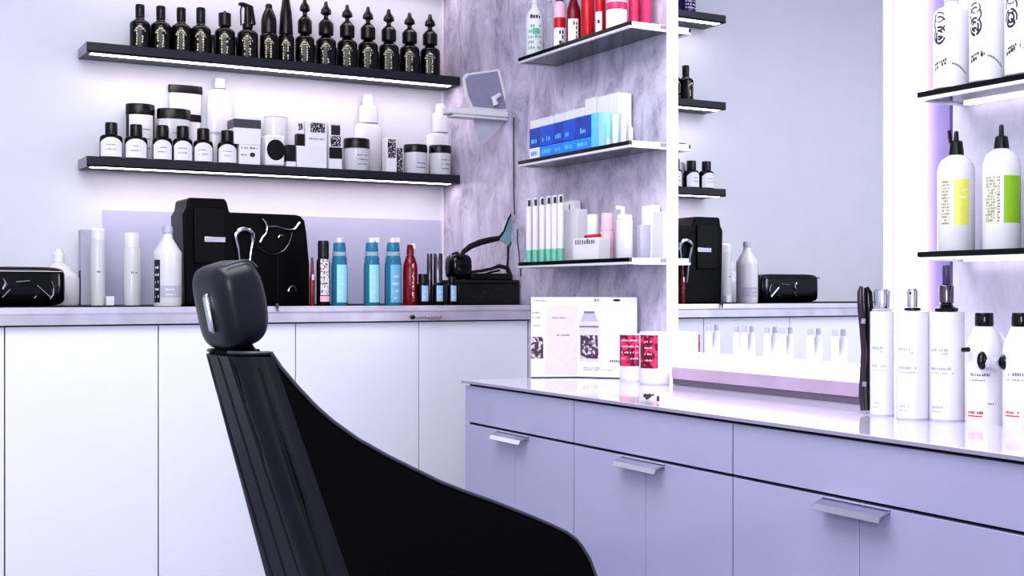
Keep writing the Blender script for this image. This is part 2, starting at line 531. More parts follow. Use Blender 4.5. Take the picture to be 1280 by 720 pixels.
def black_bottle(px, ytop, kind, label, bw=26.5):
    Y = SHF + 0.058
    x, s_ = onY(px, Y)
    r = bw / s_ / 2 * 0.99
    zb = S_UP
    hb = 33.0 / s_                     # shoulder height
    H = zat(ytop, s_) - zb
    fa = face(x, Y)
    t = thing('dispenser_bottle', label, 'bottle', (x, Y, zb), group='black bottles on the upper back shelf')
    MB().lathe([(r * 0.95, 0), (r, 0.003), (r, hb * 0.90), (r * 0.97, hb * 0.96), (r * 0.82, hb * 1.03), (r * 0.50, hb * 1.10), (r * 0.40, hb * 1.17)], 28).build('body', bottle_blk, t)
    lb = MB()
    w = 0.46
    rr = r * 1.006
    g = rng_for(px)
    # arch of lettering at the top of the label, two columns of script beneath
    for k in range(9):
        a = fa - w * 1.05 + 2.1 * w * k / 8
        zz = hb * 0.83 - hb * 0.16 * (2 * k / 8 - 1) ** 2
        lb.patch(rr, a - 0.05, a + 0.05, zz - hb * 0.07, zz, 2)
    for row in range(6):
        z0 = hb * (0.08 + 0.10 * row)
        for a in (fa - 0.30, fa + 0.24):
            if g.random() < 0.85:
                lb.patch(rr, a - 0.10 * g.uniform(0.5, 1), a + 0.10 * g.uniform(0.5, 1), z0, z0 + hb * 0.075, 2)
    lb.patch(rr, fa - w * 0.9, fa + w * 0.9, hb * 0.685, hb * 0.705, 6)
    lb.build('print', gold_m, t)
    z0 = hb * 1.172
    if kind == 'cap':
        MB().lathe([(r * 0.42, z0), (r * 0.44, z0 + 0.002), (r * 0.46, H - 0.006), (r * 0.40, H)], 20).build('cap', blk, t)
    elif kind == 'square':
        MB().lathe([(r * 0.62, z0), (r * 0.62, H - 0.012), (r * 0.58, H - 0.010)], 20).build('cap', blk, t)
        MB().tube([(0, 0, H - 0.009), (0, 0, H)], 0.006).build('nozzle', blk, t)
    elif kind == 'trigger':
        c = MB().lathe([(r * 0.5, z0), (r * 0.5, z0 + 0.018), (r * 0.36, z0 + 0.022), (r * 0.30, H - 0.018)], 18).build('collar', blk, t)
        h2 = MB()
        h2.prism([(-0.042, H - 0.012), (-0.040, H - 0.002), (-0.02, H), (0.022, H - 0.012), (0.036, z0 + 0.02), (0.024, z0 + 0.012), (0.012, H - 0.026), (-0.02, H - 0.018)], -0.010, 0.010)
        h2.build('trigger_head', blk, t, bevel=0.002)
        MB().tube([(-0.028, 0, H - 0.016), (-0.032, 0, H - 0.035), (-0.030, 0, z0 + 0.01)], 0.004).build('lever', blk, t)
    elif kind == 'dome':
        MB().lathe([(r * 0.86, z0 - hb * 0.12), (r * 0.86, z0 + (H - z0) * 0.35), (r * 0.75, z0 + (H - z0) * 0.55), (r * 0.45, z0 + (H - z0) * 0.78), (r * 0.40, z0 + (H - z0) * 0.80), (r * 0.36, H - 0.004), (r * 0.2, H)], 22).build('cap', blk, t)
    elif kind == 'cone':
        MB().lathe([(r * 0.86, z0 - hb * 0.10), (r * 0.72, z0 + (H - z0) * 0.45), (r * 0.42, z0 + (H - z0) * 0.9), (r * 0.25, H)], 22).build('cap', blk, t)
    else:                              # pump: ribbed collar, neck, round head with a tip
        c = MB().lathe([(r * 0.66, z0), (r * 0.74, z0 + 0.004), (r * 0.74, z0 + (H - z0) * 0.34), (r * 0.55, z0 + (H - z0) * 0.42), (r * 0.25, z0 + (H - z0) * 0.50)], 20).build('collar', blk, t)
        d0 = z0 + (H - z0) * 0.50
        hd = MB().lathe([(r * 0.22, d0), (r * 0.22, d0 + (H - d0) * 0.18), (r * 0.55, d0 + (H - d0) * 0.28), (r * 0.50, d0 + (H - d0) * 0.50), (r * 0.24, d0 + (H - d0) * 0.72), (r * 0.16, H - 0.003), (r * 0.1, H)], 16)
        hd.tube([(0, 0, d0 + (H - d0) * 0.42), (math.cos(fa) * 0.026, math.sin(fa) * 0.026, d0 + (H - d0) * 0.40)], 0.005)
        hd.build('pump_head', blk, t)
    return t

kinds = [(175, 6, 'cap'), (201, 8, 'cap'), (226.5, 10, 'cap'), (251, 10, 'cap'), (281, 14, 'square'), (309.5, 4, 'trigger'), (336, 5, 'dome'), (357.5, -8, 'cone'),
         (381, -3, 'pump'), (407.5, 2, 'pump'), (434, 6, 'pump'), (460, 8.5, 'pump'), (486, 11.5, 'pump'), (512, 16, 'pump'), (537.5, 18, 'pump')]
caps = ['leftmost', 'second from the left', 'third from the left', 'fourth from the left']
pumps = ['beside the tall cone-capped bottle', 'second right of the tall cone-capped bottle', 'third right of the tall cone-capped bottle', 'fourth from the right end', 'third from the right end', 'second from the right end', 'at the right end']
ic = ip = 0
for i, (px, yt, kd) in enumerate(kinds):
    if kd == 'cap':
        lab = 'black bottle with a narrow plain cap, %s on the upper shelf' % caps[ic]; ic += 1
    elif kd == 'pump':
        lab = 'black pump bottle, %s on the upper shelf' % pumps[ip]; ip += 1
    else:
        lab = {'square': 'black bottle with a square cap and tiny nozzle on the upper shelf', 'trigger': 'black bottle with a trigger spray head on the upper shelf',
               'dome': 'black bottle with a domed overcap on the upper shelf', 'cone': 'tallest black bottle, with a long cone cap, on the upper shelf'}[kd]
    black_bottle(px, yt, kd, lab, {309.5: 26, 336: 22.5, 357.5: 20.5, 381: 24}.get(px, 25.2))
bk = None
for px in (188, 213.5, 266, 294, 394, 421, 447, 473, 499, 525):
    Y = B - 0.046
    x, s_ = onY(px, Y)
    if bk is None:
        bk = thing('squat_bottle', '', 'bottle', (x, Y, S_UP))
        r = 12.5 / s_
        MB().lathe([(r * 0.95, 0), (r, 0.003), (r, 0.075), (r * 0.9, 0.086), (r * 0.4, 0.094), (r * 0.4, 0.098)], 24).build('body', bottle_blk, bk)
        MB().lathe([(r * 0.45, 0.0985), (r * 0.45, 0.108), (r * 0.38, 0.11)], 18).build('cap', blk, bk)
        t = bk
    else:
        t = dup(bk, (x, Y, S_UP), '')
    t['label'] = 'squat black bottle in the back row, half hidden behind the upper shelf bottles'
    t['group'] = 'back row of black bottles on the upper shelf'
# purple tub on the top shelf, seen in the mirror
t = thing('hair_mask_tub', 'purple tub on the highest black shelf, seen in the mirror', 'jar', (1.17, SHF + 0.09, S_TOP))
MB().lathe([(0.045, 0), (0.05, 0.004), (0.05, 0.09)], 24).build('body', purple_m, t)
MB().lathe([(0.052, 0.0905), (0.052, 0.118), (0.05, 0.12)], 24).build('lid', blk, t)
g = rng_for('p'); p = MB()
for k in range(3): p.glyphs(0.0504, 2.0, 5.5, 0.025 + 0.018 * k, 0.01, g)
p.build('print', pap, t)

# ---- lower back shelf
def serum(px, ytop, label, bw=29, capw=15):
    Y = SHF + 0.036
    x, s_ = onY(px, Y)
    r = bw / s_ / 2
    H = zat(ytop, s_) - S_LO
    sy = 0.62
    hb = H * 0.64
    t = thing('serum_bottle', label, 'bottle', (x, Y, S_LO), group='short dark bottles with white labels')
    MB().lathe([(r * 0.96, 0), (r, 0.003), (r, hb * 0.84), (r * 0.95, hb * 0.93), (r * 0.80, hb), (r * 0.46, hb * 1.02)], 28, sy=sy).build('body', bottle_blk, t)
    fa = -PI / 2 - 0.12
    lb = MB().patch(r * 1.012, fa - 1.12, fa + 1.16, 0.004, hb * 0.90, 14, sy=sy, rise=hb * 0.24)
    lb.build('label', pap, t)
    p = MB(); g = rng_for(px, 's')
    for k in range(2): p.glyphs(r * 1.018, fa - 0.5, fa + 0.4, hb * (0.34 + 0.2 * k), 0.005, g, sy=sy)
    p.build('print', grey_m, t)
    cr = capw / s_ / 2
    MB().lathe([(cr * 0.96, hb * 1.022), (cr, hb * 1.03), (cr, H - 0.004), (cr * 0.92, H)], 22).build('cap', blk, t)
    return t
sl = ['leftmost, at the shelf end', 'second from the left', 'third from the left', 'fourth from the left', 'fifth from the left', 'beside the carton with a dot']
for i, (px, yt) in enumerate([(139, 153.5), (170, 156), (203, 157), (228.5, 158), (254, 161), (284, 163.5)]):
    serum(px, yt, 'short dark white-labelled bottle on the lower shelf, ' + sl[i], 28 if i < 2 else 24.5)

def jar(name, px0, px1, ytop, lidpx, label, Y, z, sy=1.0, lid=blk, body=whtg, ybot=None, lines=2, dark_side=False, group='white jars with dark lids', h=None):
    px = (px0 + px1) / 2
    x, s_ = onY(px, Y)
    r = (px1 - px0) / s_ / 2 * 0.98
    H = h if h else zat(ytop, s_) - z
    lh = lidpx / s_
    t = thing(name, label, 'jar', (x, Y, z), group=group)
    MB().lathe([(r * 0.93, 0), (r * 0.97, 0.004), (r * 0.97, H - lh - 0.003), (r * 0.9, H - lh)], 30, sy=sy).build('body', blkg if dark_side else body, t)
    MB().lathe([(r, H - lh + 0.0004), (r, H - 0.004), (r * 0.96, H)], 30, sy=sy).build('lid', lid, t)
    fa = -PI / 2 - 0.2
    if dark_side:
        MB().patch(r * 0.98, fa - 0.85, fa + 1.1, 0.005, H - lh - 0.006, 12, sy=sy).build('label', pap, t)
    p = MB(); g = rng_for(px0, ytop)
    for k in range(lines):
        p.glyphs(r * 0.987, fa - 0.1, fa + 0.8, (H - lh) * (0.25 + 0.2 * k), 0.0065, g, sy=sy)
    if lines: p.build('print', grey_m, t)
    return t, x, H, r
YB = B - 0.066
jar('cream_jar', 157, 193.5, 131, 12, 'black-edged white jar with black lid behind the two leftmost short bottles', YB, S_LO, sy=0.8, dark_side=True, lines=3)
jar('cream_jar', 196, 238.5, 137, 12.5, 'wide white jar with ridged black lid in front of the stacked jars', YB - 0.02, S_LO, sy=0.62, lines=3)
YK = B - 0.020
_, xk, hk, rk = jar('cream_jar', 210, 252, 143, 9, 'lower white jar of the stack, hidden behind the ridged-lid jar', YB + 0.048, S_LO, sy=0.2)
jar('cream_jar', 210, 253.5, 107, 10, 'tall white jar with black lid topmost of the stack on the lower shelf', YB + 0.048, S_LO + hk + 0.0005, sy=0.2, lines=0)

def wbox(name, px0, px1, ytop, label, yf, depth, z, m=wht, cat='box', group=None, bevel=0.002):
    x0, s0 = onY(px0, yf); x1, s1 = onY(px1, yf)
    H = zat(ytop, (s0 + s1) / 2) - z
    t = thing(name, label, cat, ((x0 + x1) / 2, yf, z), group=group)
    h = (x1 - x0) / 2
    MB().box(-h, h, 0, depth, 0, H).build('carton', m, t, bevel=bevel)
    return t, h, H

def tall_bottle(px0, px1, ysh, ycap0, cw, ytop, label, Y, z, sy, tip=None):
    px = (px0 + px1) / 2
    x, s_ = onY(px, Y)
    r = (px1 - px0) / s_ / 2
    hs, hc, H = zat(ysh, s_) - z, zat(ycap0, s_) - z, zat(ytop, s_) - z
    c = cw / s_ / 2
    t = thing('lotion_bottle', label, 'bottle', (x, Y, z), group='tall white bottles on the lower back shelf')
    MB().lathe([(r * 0.95, 0), (r, 0.004), (r, hs * 0.94), (r * 0.92, hs * 0.985), (c * 1.05, hc - 0.002), (c * 0.9, hc)], 30, sy=sy).build('body', whtg, t)
    cy = min(1.0, sy * r / c)
    if tip:
        tw, yt2 = tip
        ht = zat(yt2, s_) - z
        q = tw / s_ / 2
        MB().lathe([(c, hc + 0.0004), (c, ht - 0.012), (c * 0.8, ht - 0.003)], 24, sy=cy).build('collar', whtg, t)
        MB().lathe([(q, ht - 0.0025), (q, H - 0.012), (q * 0.75, H)], 20, sy=cy).build('cap', whtg, t)
    else:
        MB().lathe([(c, hc + 0.0004), (c, H - 0.003), (c * 0.9, H)], 24, sy=cy).build('cap', whtg, t)
    return t
tall_bottle(258.5, 291, 114, 111, 14, 98.5, 'tall plain white bottle with narrow cap right of the stacked jars', YB + 0.03, S_LO, 0.5)
tall_bottle(442, 478, 157, 154, 25, 119, 'white bottle with stepped cap behind the black-lidded jar mid shelf', B - 0.034, S_LO, 0.48, tip=(15, 132))
tall_bottle(531, 571, 168, 166, 25, 130, 'white bottle with stepped cap at the right end of the lower shelf', B - 0.034, S_LO, 0.42, tip=(15, 141))
jar('pot', 260, 276, 165, 3, 'tiny white pot between the fifth and sixth short bottles', SHF + 0.092, S_LO, sy=0.75, lid=lgrey_m, lines=0, group=None)
# flat grey-lidded jar resting on the box with a dot
t, h, H = wbox('carton', 299, 325.5, 181, 'small white carton with a black dot under the grey-lidded tub', SHF + 0.012, 0.09, S_LO, pap)
p = MB(); g = rng_for('dot')
p.glyphs_flat((-h * 0.8, -0.0006, H * 0.80), (1, 0, 0), (0, 0, 1), h * 1.5, 0.008, g)
p.glyphs_flat((-h * 0.8, -0.0006, H * 0.45), (1, 0, 0), (0, 0, 1), h * 0.6, 0.006, g)
p.prism([(h * 0.25 + 0.012 * math.cos(a * PI / 8), H * 0.5 + 0.010 * math.sin(a * PI / 8)) for a in range(16)], -0.0008, -0.0002)
p.build('print', dgrey_m, t)
zc = S_LO + H
t2, h2, H2 = wbox('hair_wax_tub', 292.5, 326, 146.5, 'white rectangular tub with dark grey lid band on the dotted carton', SHF + 0.012, 0.10, zc + 0.0005, wht, 'tub')
MB().box(-h2 - 0.001, h2 + 0.001, -0.001, 0.101, H2 * 0.60, H2 * 0.92).build('lid_band', mat('slate_lid', (74, 72, 86), rough=0.4), t2, bevel=0.001)
# round white jar and the pot with the black disc
jar('cream_jar', 329.5, 360, 144, 3, 'plain round white jar behind the pot with the black disc', B - 0.055, S_LO, sy=0.8, lid=wht, lines=0)
t, h, H = wbox('soap_box', 332, 356, 169, 'white box with a big round black disc on its front', SHF + 0.010, 0.07, S_LO, pap, bevel=0.008)
MB().prism([(0.003 + 0.042 * math.cos(a * PI / 16), H * 0.52 + 0.047 * math.sin(a * PI / 16)) for a in range(32)], -0.0012, -0.0003).build('disc', blkg, t)
# small items
t, h, H = wbox('eyelash_box', 358.5, 369.5, 181, 'narrow black carton with a white base right of the disc box', SHF + 0.014, 0.05, S_LO, blk)
MB().box(-h - 0.0005, h + 0.0005, -0.0008, 0.0505, 0, H * 0.24).build('base_band', pap, t)
t, h, H = wbox('sample_box', 371, 408.5, 183, 'low wide plain white box, bottom of the pile mid shelf', SHF + 0.012, 0.11, S_LO, wht)
zb = S_LO + H + 0.0005
t, h, H = wbox('colour_kit_box', 381.8, 408.8, 151.5, 'white box with a dark picture on top of the wide white box', SHF + 0.018, 0.09, zb, pap)
MB().box(-h * 0.55, h * 0.8, -0.0012, -0.0002, H * 0.56, H * 0.93).build('picture', darkpat_m, t, smooth=False)
p = MB(); g = rng_for('ck'); p.glyphs_flat((-h * 0.7, -0.0008, H * 0.28), (1, 0, 0), (0, 0, 1), h * 1.4, 0.007, g); p.build('print', grey_m, t)
t, h, H = wbox('tint_box', 371.2, 380.8, 167.5, 'small black cube box on the left of the white pile', SHF + 0.02, 0.035, zb, blk)
t, h, H = wbox('tint_box', 371.5, 380.5, 151, 'small white box with a dark mark atop the black cube', SHF + 0.021, 0.03, zb + H + 0.0005, pap)
MB().box(-h * 0.7, h * 0.5, -0.001, -0.0002, H * 0.3, H * 0.8).build('picture', darkpat_m, t, smooth=False)
t, h, H = wbox('hair_colour_carton', 411.5, 427.5, 152.5, 'upright black and white patterned carton left of the labelled jar', SHF + 0.012, 0.05, S_LO, pap)
MB().box(-h * 0.7, h * 0.7, -0.001, -0.0002, H * 0.72, H * 0.93).build('picture', dgrey_m, t, smooth=False)
MB().box(-h * 0.8, h * 0.8, -0.001, -0.0002, H * 0.48, H * 0.70).build('picture', darkpat_m, t, smooth=False)
MB().box(-h, h, -0.001, -0.0002, H * 0.22, H * 0.46).build('band', blk, t, smooth=False)
jar('cream_jar', 429, 462.5, 174, 12, 'white jar with black lid and grey print in front of the stepped-cap bottle', SHF + 0.062, S_LO, sy=0.95, lines=3)
t, h, H = wbox('hair_colour_carton', 483, 496, 171.5, 'slim white carton with a dark mottled picture, alone right of mid shelf', SHF + 0.012, 0.05, S_LO, pap)
MB().box(-h * 0.75, h * 0.8, -0.001, -0.0002, H * 0.40, H * 0.94).build('picture', darkpat_m, t, smooth=False)
t, h, H = wbox('tint_box', 497.5, 503.5, 185, 'thin black and white carton wedged beside the twin jars', SHF + 0.03, 0.04, S_LO, darkpat_m)
jar('cream_jar', 504, 534.5, 181.5, 9.5, 'left of the twin black-lidded jars at the right end', SHF + 0.056, S_LO, sy=0.95, lines=2)
jar('cream_jar', 535.5, 564.5, 182.5, 9.5, 'right of the twin black-lidded jars at the right end', SHF + 0.056, S_LO, sy=0.95, lines=3)

# ------------------------------------------------------------------ things on the back counter
def CY(d): return CF + d
# black quilted pouch at the left edge
yb = CY(0.49)
xa, sa = onY(-60, yb); xb, sb = onY(83, yb)
t = thing('tool_pouch', 'low black tool pouch with silver marks at the left photo edge', 'pouch', ((xa + xb) / 2, yb, CTOP))
hw = (xb - xa) / 2
hp = zat(333.5, sb) - CTOP
MB().ell((0, 0.08, hp / 2), (hw, 0.08, hp / 2), 40, 16, 0.28).build('bag', blkg, t)
MB().tube([(-hw * 0.95, 0.0, hp * 0.87), (hw * 0.92, 0.0, hp * 0.87)], 0.003).build('zip', chromed_m, t)
def mark(m_, x0, z0, x1, z1, w=0.0035): MB().tube([(x0, -0.003, z0), (x1, -0.003, z1)], w, 6).build('silver_mark', chrome_m, t)
def pxl(px): return onY(px, yb)[0] - (xa + xb) / 2
def pz(py): return zat(py, sb) - CTOP
mark(p, pxl(20), pz(353), pxl(37), pz(351.5)); mark(p, pxl(46), pz(357), pxl(64), pz(373)); mark(p, pxl(43), pz(373), pxl(46), pz(370)); mark(p, pxl(3), pz(372), pxl(13), pz(362))
MB().tube([(pxl(64), -0.003, pz(352)), (pxl(67), -0.003, pz(359)), (pxl(67), -0.003, pz(368)), (pxl(63), -0.003, pz(374))], 0.0035, 6).build('silver_mark', chrome_m, t)
MB().tube([(pxl(3) , -0.003, pz(349)), (pxl(7), -0.003, pz(355)), (pxl(4), -0.003, pz(362))], 0.006, 6).build('silver_mark', chrome_m, t)
# pump bottle behind the pouch
def cbottle(name, px0, px1, prof, label, d, m=whtg, group=None, sy=1.0, part='body'):
    """prof: list of (half width px, y px) up the bottle; returns thing, px/m, fn"""
    Y = CY(d)
    px = (px0 + px1) / 2
    x, s_ = onY(px, Y)
    t = thing(name, label, 'bottle', (x, Y, CTOP), group=group)
    pr = [(w / s_, max(0.0, zat(y, s_) - CTOP)) for w, y in prof]
    pr[0] = (pr[0][0], 0.0)
    MB().lathe(pr, 26, sy=sy).build(part, m, t)
    return t, s_
def ring(t, s_, prof, name, m, sy=1.0, cx=0.0, cy=0.0):
    return MB().lathe([(w / s_, zat(y, s_) - CTOP) for w, y in prof], 20, cx=cx, cy=cy, sy=sy).build(name, m, t)
t, s_ = cbottle('conditioner_bottle', 48, 98, [(24, 381), (25, 379), (25, 348), (23, 343), (12, 333), (6, 328)], 'broad white pump bottle standing behind the black pouch', 0.755)
ring(t, s_, [(6.5, 327.9), (6.5, 318), (4, 315), (3.5, 311)], 'pump', wht)
MB().box(25.3 / s_, 27.5 / s_, -0.012, 0.012, 0.002, zat(338, s_) - CTOP).build('back_label', dgrey_m, t)
t, h, H = wbox('carton', 101, 116, 287, 'plain pale lavender carton standing left of the slim white canister', CY(0.74), 0.06, CTOP, lgrey_m)
t, s_ = cbottle('hairspray_can', 113.5, 131.5, [(8.7, 381), (9, 379), (9, 302), (8.6, 300)], 'slim white canister with an overcap beside the lavender carton', 0.62)
ring(t, s_, [(8.2, 299.8), (8.2, 288), (6.5, 286), (5, 285)], 'cap', wht)
p = MB(); g = rng_for('c1'); p.glyphs(9.05 / s_, -1.9, -1.2, zat(341, s_) - CTOP, 0.008, g); p.build('print', grey_m, t)
t, h, H = wbox('carton', 133, 143, 370.5, 'tiny white box on the counter between the two white canisters', CY(0.55), 0.03, CTOP, wht)
t, s_ = cbottle('hairspray_can', 154.5, 176, [(10.4, 381), (10.7, 379), (10.7, 311), (10, 309.6)], 'white canister with a tall cap, right of the tiny box', 0.62)
ring(t, s_, [(9.2, 309.4), (9.2, 292.5), (8.6, 291)], 'cap', wht)
p = MB(); g = rng_for('c2'); p.glyphs(10.75 / s_, -1.9, -1.2, zat(342, s_) - CTOP, 0.008, g); p.build('print', grey_m, t)
t, s_ = cbottle('developer_bottle', 192, 227, [(16.7, 381), (17.5, 379), (17.5, 322), (17.5, 316), (10, 304), (6.6, 298), (5.8, 292)], 'white round-shouldered bottle with long neck beside the black tool case', 0.22)
ring(t, s_, [(6.4, 291.8), (6.4, 285), (5.6, 283)], 'cap', lgrey_m)
MB().patch(17.6 / s_, -2.95, -2.35, zat(378, s_) - CTOP, zat(325, s_) - CTOP, 8).build('label', dgrey_m, t)
MB().patch(17.6 / s_, -2.34, -0.4, zat(372, s_) - CTOP, zat(357, s_) - CTOP, 10).build('label', lgrey_m, t)
p = MB(); g = rng_for('c3')
for k in range(2): p.glyphs(17.7 / s_, -1.95, -1.2, zat(369 - 6 * k, s_) - CTOP, 0.008, g)
p.build('print', pap, t); p = MB()
for k in range(5): p.glyphs(17.7 / s_, -2.8, -2.45, zat(372 - 9 * k, s_) - CTOP, 0.010, g)
p.build('print', pap, t)

# black tool case
yc = CY(0.31)
xa, sa = onY(229.5, yc); xb, sb = onY(387, yc)
xo = (xa + xb) / 2; so = (sa + sb) / 2
t = thing('tool_case', 'large black tool case with raised lid pocket and silver clasp on the counter', 'case', (xo, yc, CTOP))
def cp(px, py): return (onY(px, yc)[0] - xo, zat(py, so) - CTOP)
poly = [cp(231.5, 385), cp(387, 385), cp(387, 330), cp(383.5, 290), cp(381, 274), cp(376, 268), cp(370, 266.5), cp(287, 266), cp(284, 254), cp(281, 249.5), cp(237, 249.5), cp(234.5, 252), cp(233, 262), cp(228.5, 270)]
poly[0] = (poly[0][0], 0.0); poly[1] = (poly[1][0], 0.0)
MB().prism(poly, 0.0, 0.20).build('case_body', mat('case_black', (4, 4, 5), rough=0.4, spec=0.2), t, bevel=0.006)
a, b = cp(242, 262), cp(281, 330)
MB().box(a[0], b[0], -0.010, -0.0005, b[1], a[1]).build('pocket', mat('case_pocket', (7, 7, 9), rough=0.45, spec=0.25), t, bevel=0.004)
a, b = cp(254.5, 297), cp(281, 304)
cl = MB().box(a[0], b[0], -0.014, -0.0105, b[1], a[1]).build('clasp', chrome_m, t, bevel=0.002)
for px_, pz_ in ((345.5, 250),):
    pass
mg = MB()
mg.tube([(cp(347, 330)[0], -0.002, cp(0, 379)[1]), (cp(347, 330)[0], -0.002, cp(0, 315)[1])], 0.0022, 6)
mg.build('seam', seam_m, t)
mg = MB().tube([(cp(360, 0)[0], -0.004, cp(0, 364)[1]), (cp(362, 0)[0], -0.006, cp(0, 359)[1]), (cp(365, 0)[0], -0.006, cp(0, 357)[1]), (cp(368, 0)[0], -0.006, cp(0, 359)[1]), (cp(369.5, 0)[0], -0.004, cp(0, 364)[1])], 0.004, 8).build('rivet_loop', chrome_m, t)
# silver hand mirror shaped loop hanging on the case front
yl = yc - 0.0145
def lp(px, py): return (onY(px, yl)[0], yl, zat(py, onY(px, yl)[1]))
br = MB()
br.tube([lp(303, 350), lp(300.5, 330), lp(298, 312), lp(295, 300), lp(294.5, 293), lp(298, 288), lp(304, 286), lp(311, 287.5), lp(316, 292), lp(316.5, 300), lp(314, 312), lp(312, 330), lp(310, 345), lp(307.5, 360)], [0.004, 0.005, 0.006, 0.007, 0.010, 0.012, 0.012, 0.012, 0.011, 0.008, 0.005, 0.005, 0.005, 0.004], 10)
o = br.build('styling_strap', chrome_m)
tag(o, 'silver looped strap hanging down the front of the black tool case', 'strap')
wr = thing('headphones', 'silver wire headset draped on the right front of the tool case', 'headset', lp(350, 300))
o0 = Vector(lp(350, 300))
def rel(px, py): return tuple(Vector(lp(px, py)) - o0)
MB().tube([rel(328, 273), rel(332, 278), rel(334, 284), rel(333, 291), rel(328, 297), rel(325, 303)], [0.003, 0.004, 0.004, 0.004, 0.005, 0.006], 8).build('arm', chrome_m, wr)
MB().tube([rel(335.5, 283), rel(345, 283), rel(354, 285.5), rel(362, 287.5), rel(369, 286), rel(373, 280), rel(375, 278)], [0.003, 0.003, 0.003, 0.004, 0.006, 0.007, 0.006], 8).build('band', chrome_m, wr)
MB().tube([rel(322, 308), rel(330, 314), rel(338, 318), rel(346, 317.5), rel(355, 313), rel(361, 305), rel(364, 296), rel(365, 291)], [0.002, 0.002, 0.002, 0.003, 0.002, 0.003, 0.003, 0.002], 8).build('wire', chromed_m, wr)
MB().tube([rel(348, 297), rel(350, 293.5), rel(354, 295)], 0.003, 8).build('ear_tip', chrome_m, wr)

# bottles right of the case
t, s_ = cbottle('lip_brush', 386.5, 394, [(3.2, 381), (3.4, 378), (3.6, 350), (2.2, 340), (1.2, 322)], 'thin dark red tapered vial right beside the black tool case', 0.05, redb_m)
MB().patch(3.7 / s_, -2.0, -1.2, zat(350, s_) - CTOP, zat(343, s_) - CTOP, 4).build('label', pink_m, t)
t, s_ = cbottle('shampoo_bottle', 395.5, 413, [(8.2, 381), (8.6, 379), (8.6, 330), (8, 325), (6.4, 322)], 'black bottle with a speckled white label, left of the teal bottles', 0.08, bottle_blk)
ring(t, s_, [(6.9, 321.8), (6.9, 303), (6.0, 301)], 'cap', blk)
MB().patch(8.75 / s_, -2.35, -1.0, zat(369, s_) - CTOP, zat(324, s_) - CTOP, 8).build('label', pattern_mat('speckled_label', (120, 104, 116), (238, 228, 236), 120, 0.45), t)
MB().patch(8.75 / s_, -2.4, -0.9, zat(377, s_) - CTOP, zat(370, s_) - CTOP, 8).build('label', pink_m, t)
def teal(px0, px1, ycap, label, d, nz=None, lab_m=teall_m):
    w = (px1 - px0) / 2
    t, s_ = cbottle('toner_spray', px0, px1, [(w * 0.96, 381), (w, 379), (w, 335), (w * 0.97, 330), (w * 0.9, 327), (w * 0.92, 324), (w * 0.8, 320)], label, d, teald_m, 'teal spray bottles on the back counter')
    MB().patch(w * 1.01 / s_, -2.25, -0.75, zat(378, s_) - CTOP, zat(331, s_) - CTOP, 10).build('label', lab_m, t)
    p = MB(); g = rng_for(px0)
    for k in range(4): p.glyphs(w * 1.02 / s_, -2.1, -1.25, zat(374 - 9 * k, s_) - CTOP, 0.010, g)
    p.build('print', whtg, t)
    ring(t, s_, [(w * 0.82, 319.8), (w * 0.86, 316), (w * 0.7, 314.6)], 'collar', clear_m if False else tealc_m)
    ring(t, s_, [(w * 0.80, 314.4), (w * 0.72, ycap + 1), (w * 0.66, ycap)], 'cap', teald_m)
    ring(t, s_, [(w * 0.34, ycap - 0.2), (w * 0.34, ycap - 5), (w * 0.25, ycap - 6)], 'spray_head', wht)
    if nz:
        sx_ = nz / s_
        MB().box(sx_ - 0.009, sx_ + 0.009, -0.010, 0.010, zat(ycap - 0.2, s_) - CTOP, zat(ycap - 6.5, s_) - CTOP).build('nozzle', wht, t, bevel=0.003)
    return t
teal(414, 434.5, 303.5, 'pale teal spray bottle left of the two darker teal ones', 0.10)
teal(454.5, 475, 303.5, 'bright teal spray bottle with a white side nozzle, middle of three', 0.10, 7)
teal(480.5, 502, 303.5, 'deep blue-teal spray bottle beside the red spray bottle', 0.10, 6, mat('blue_teal_label', (120, 190, 222), rough=0.3))
t, s_ = cbottle('serum_spray', 503.5, 522, [(8.9, 381), (9.2, 379), (9.2, 338), (8.5, 330), (6, 322), (4.5, 319)], 'dark red glass spray bottle between teal bottles and small vials', 0.09, redb_m)
ring(t, s_, [(4.8, 318.8), (4.6, 312), (3.5, 306)], 'spray_head', redb_m)
MB().box(1.5 / s_, 6 / s_, -0.01, 0.01, zat(311, s_) - CTOP, zat(304.5, s_) - CTOP).build('nozzle', wht, t, bevel=0.002)
MB().patch(9.3 / s_, -1.75, -1.45, zat(376, s_) - CTOP, zat(330, s_) - CTOP, 3).build('label', pattern_mat('red_label', (150, 40, 50), (240, 200, 205), 90, 0.5), t)
def polish(px, w, capw, ycap, label):
    t, s_ = cbottle('nail_polish', px - w, px + w, [(w * 0.97, 381), (w, 379.5), (w, 358), (w * 0.9, 355.5), (w * 0.7, 354)], label, 0.07, blkg, 'small dark bottles with pale blue labels')
    MB().patch(w * 1.01 / s_, -2.25, -1.05, zat(376.5, s_) - CTOP, zat(357, s_) - CTOP, 8).build('label', bluel_m, t)
    p = MB(); g = rng_for(px)
    for k in range(2): p.glyphs(w * 1.03 / s_, -2.0, -1.3, zat(373 - 7 * k, s_) - CTOP, 0.010, g)
    p.build('print', whtg, t)
    ring(t, s_, [(capw, 353.8), (capw, ycap + 1), (capw * 0.92, ycap)], 'cap', chromed_m if ycap < 330 else blk)
polish(529, 7.8, 6.2, 342.5, 'small blue-labelled bottle with a short black cap beside the red bottle')
polish(547.5, 7.5, 5.8, 317, 'small blue-labelled bottle with tall dark shiny cap in the middle')
polish(565, 6.6, 5.0, 346, 'small blue-labelled bottle nearest the black box with the headset')
t, s_ = cbottle('mascara_tube', 533.5, 540.5, [(3.4, 381), (3.5, 379), (3.5, 318), (3.1, 317)], 'slim dark shiny tube standing behind the blue-labelled bottles', 0.20, chromed_m)

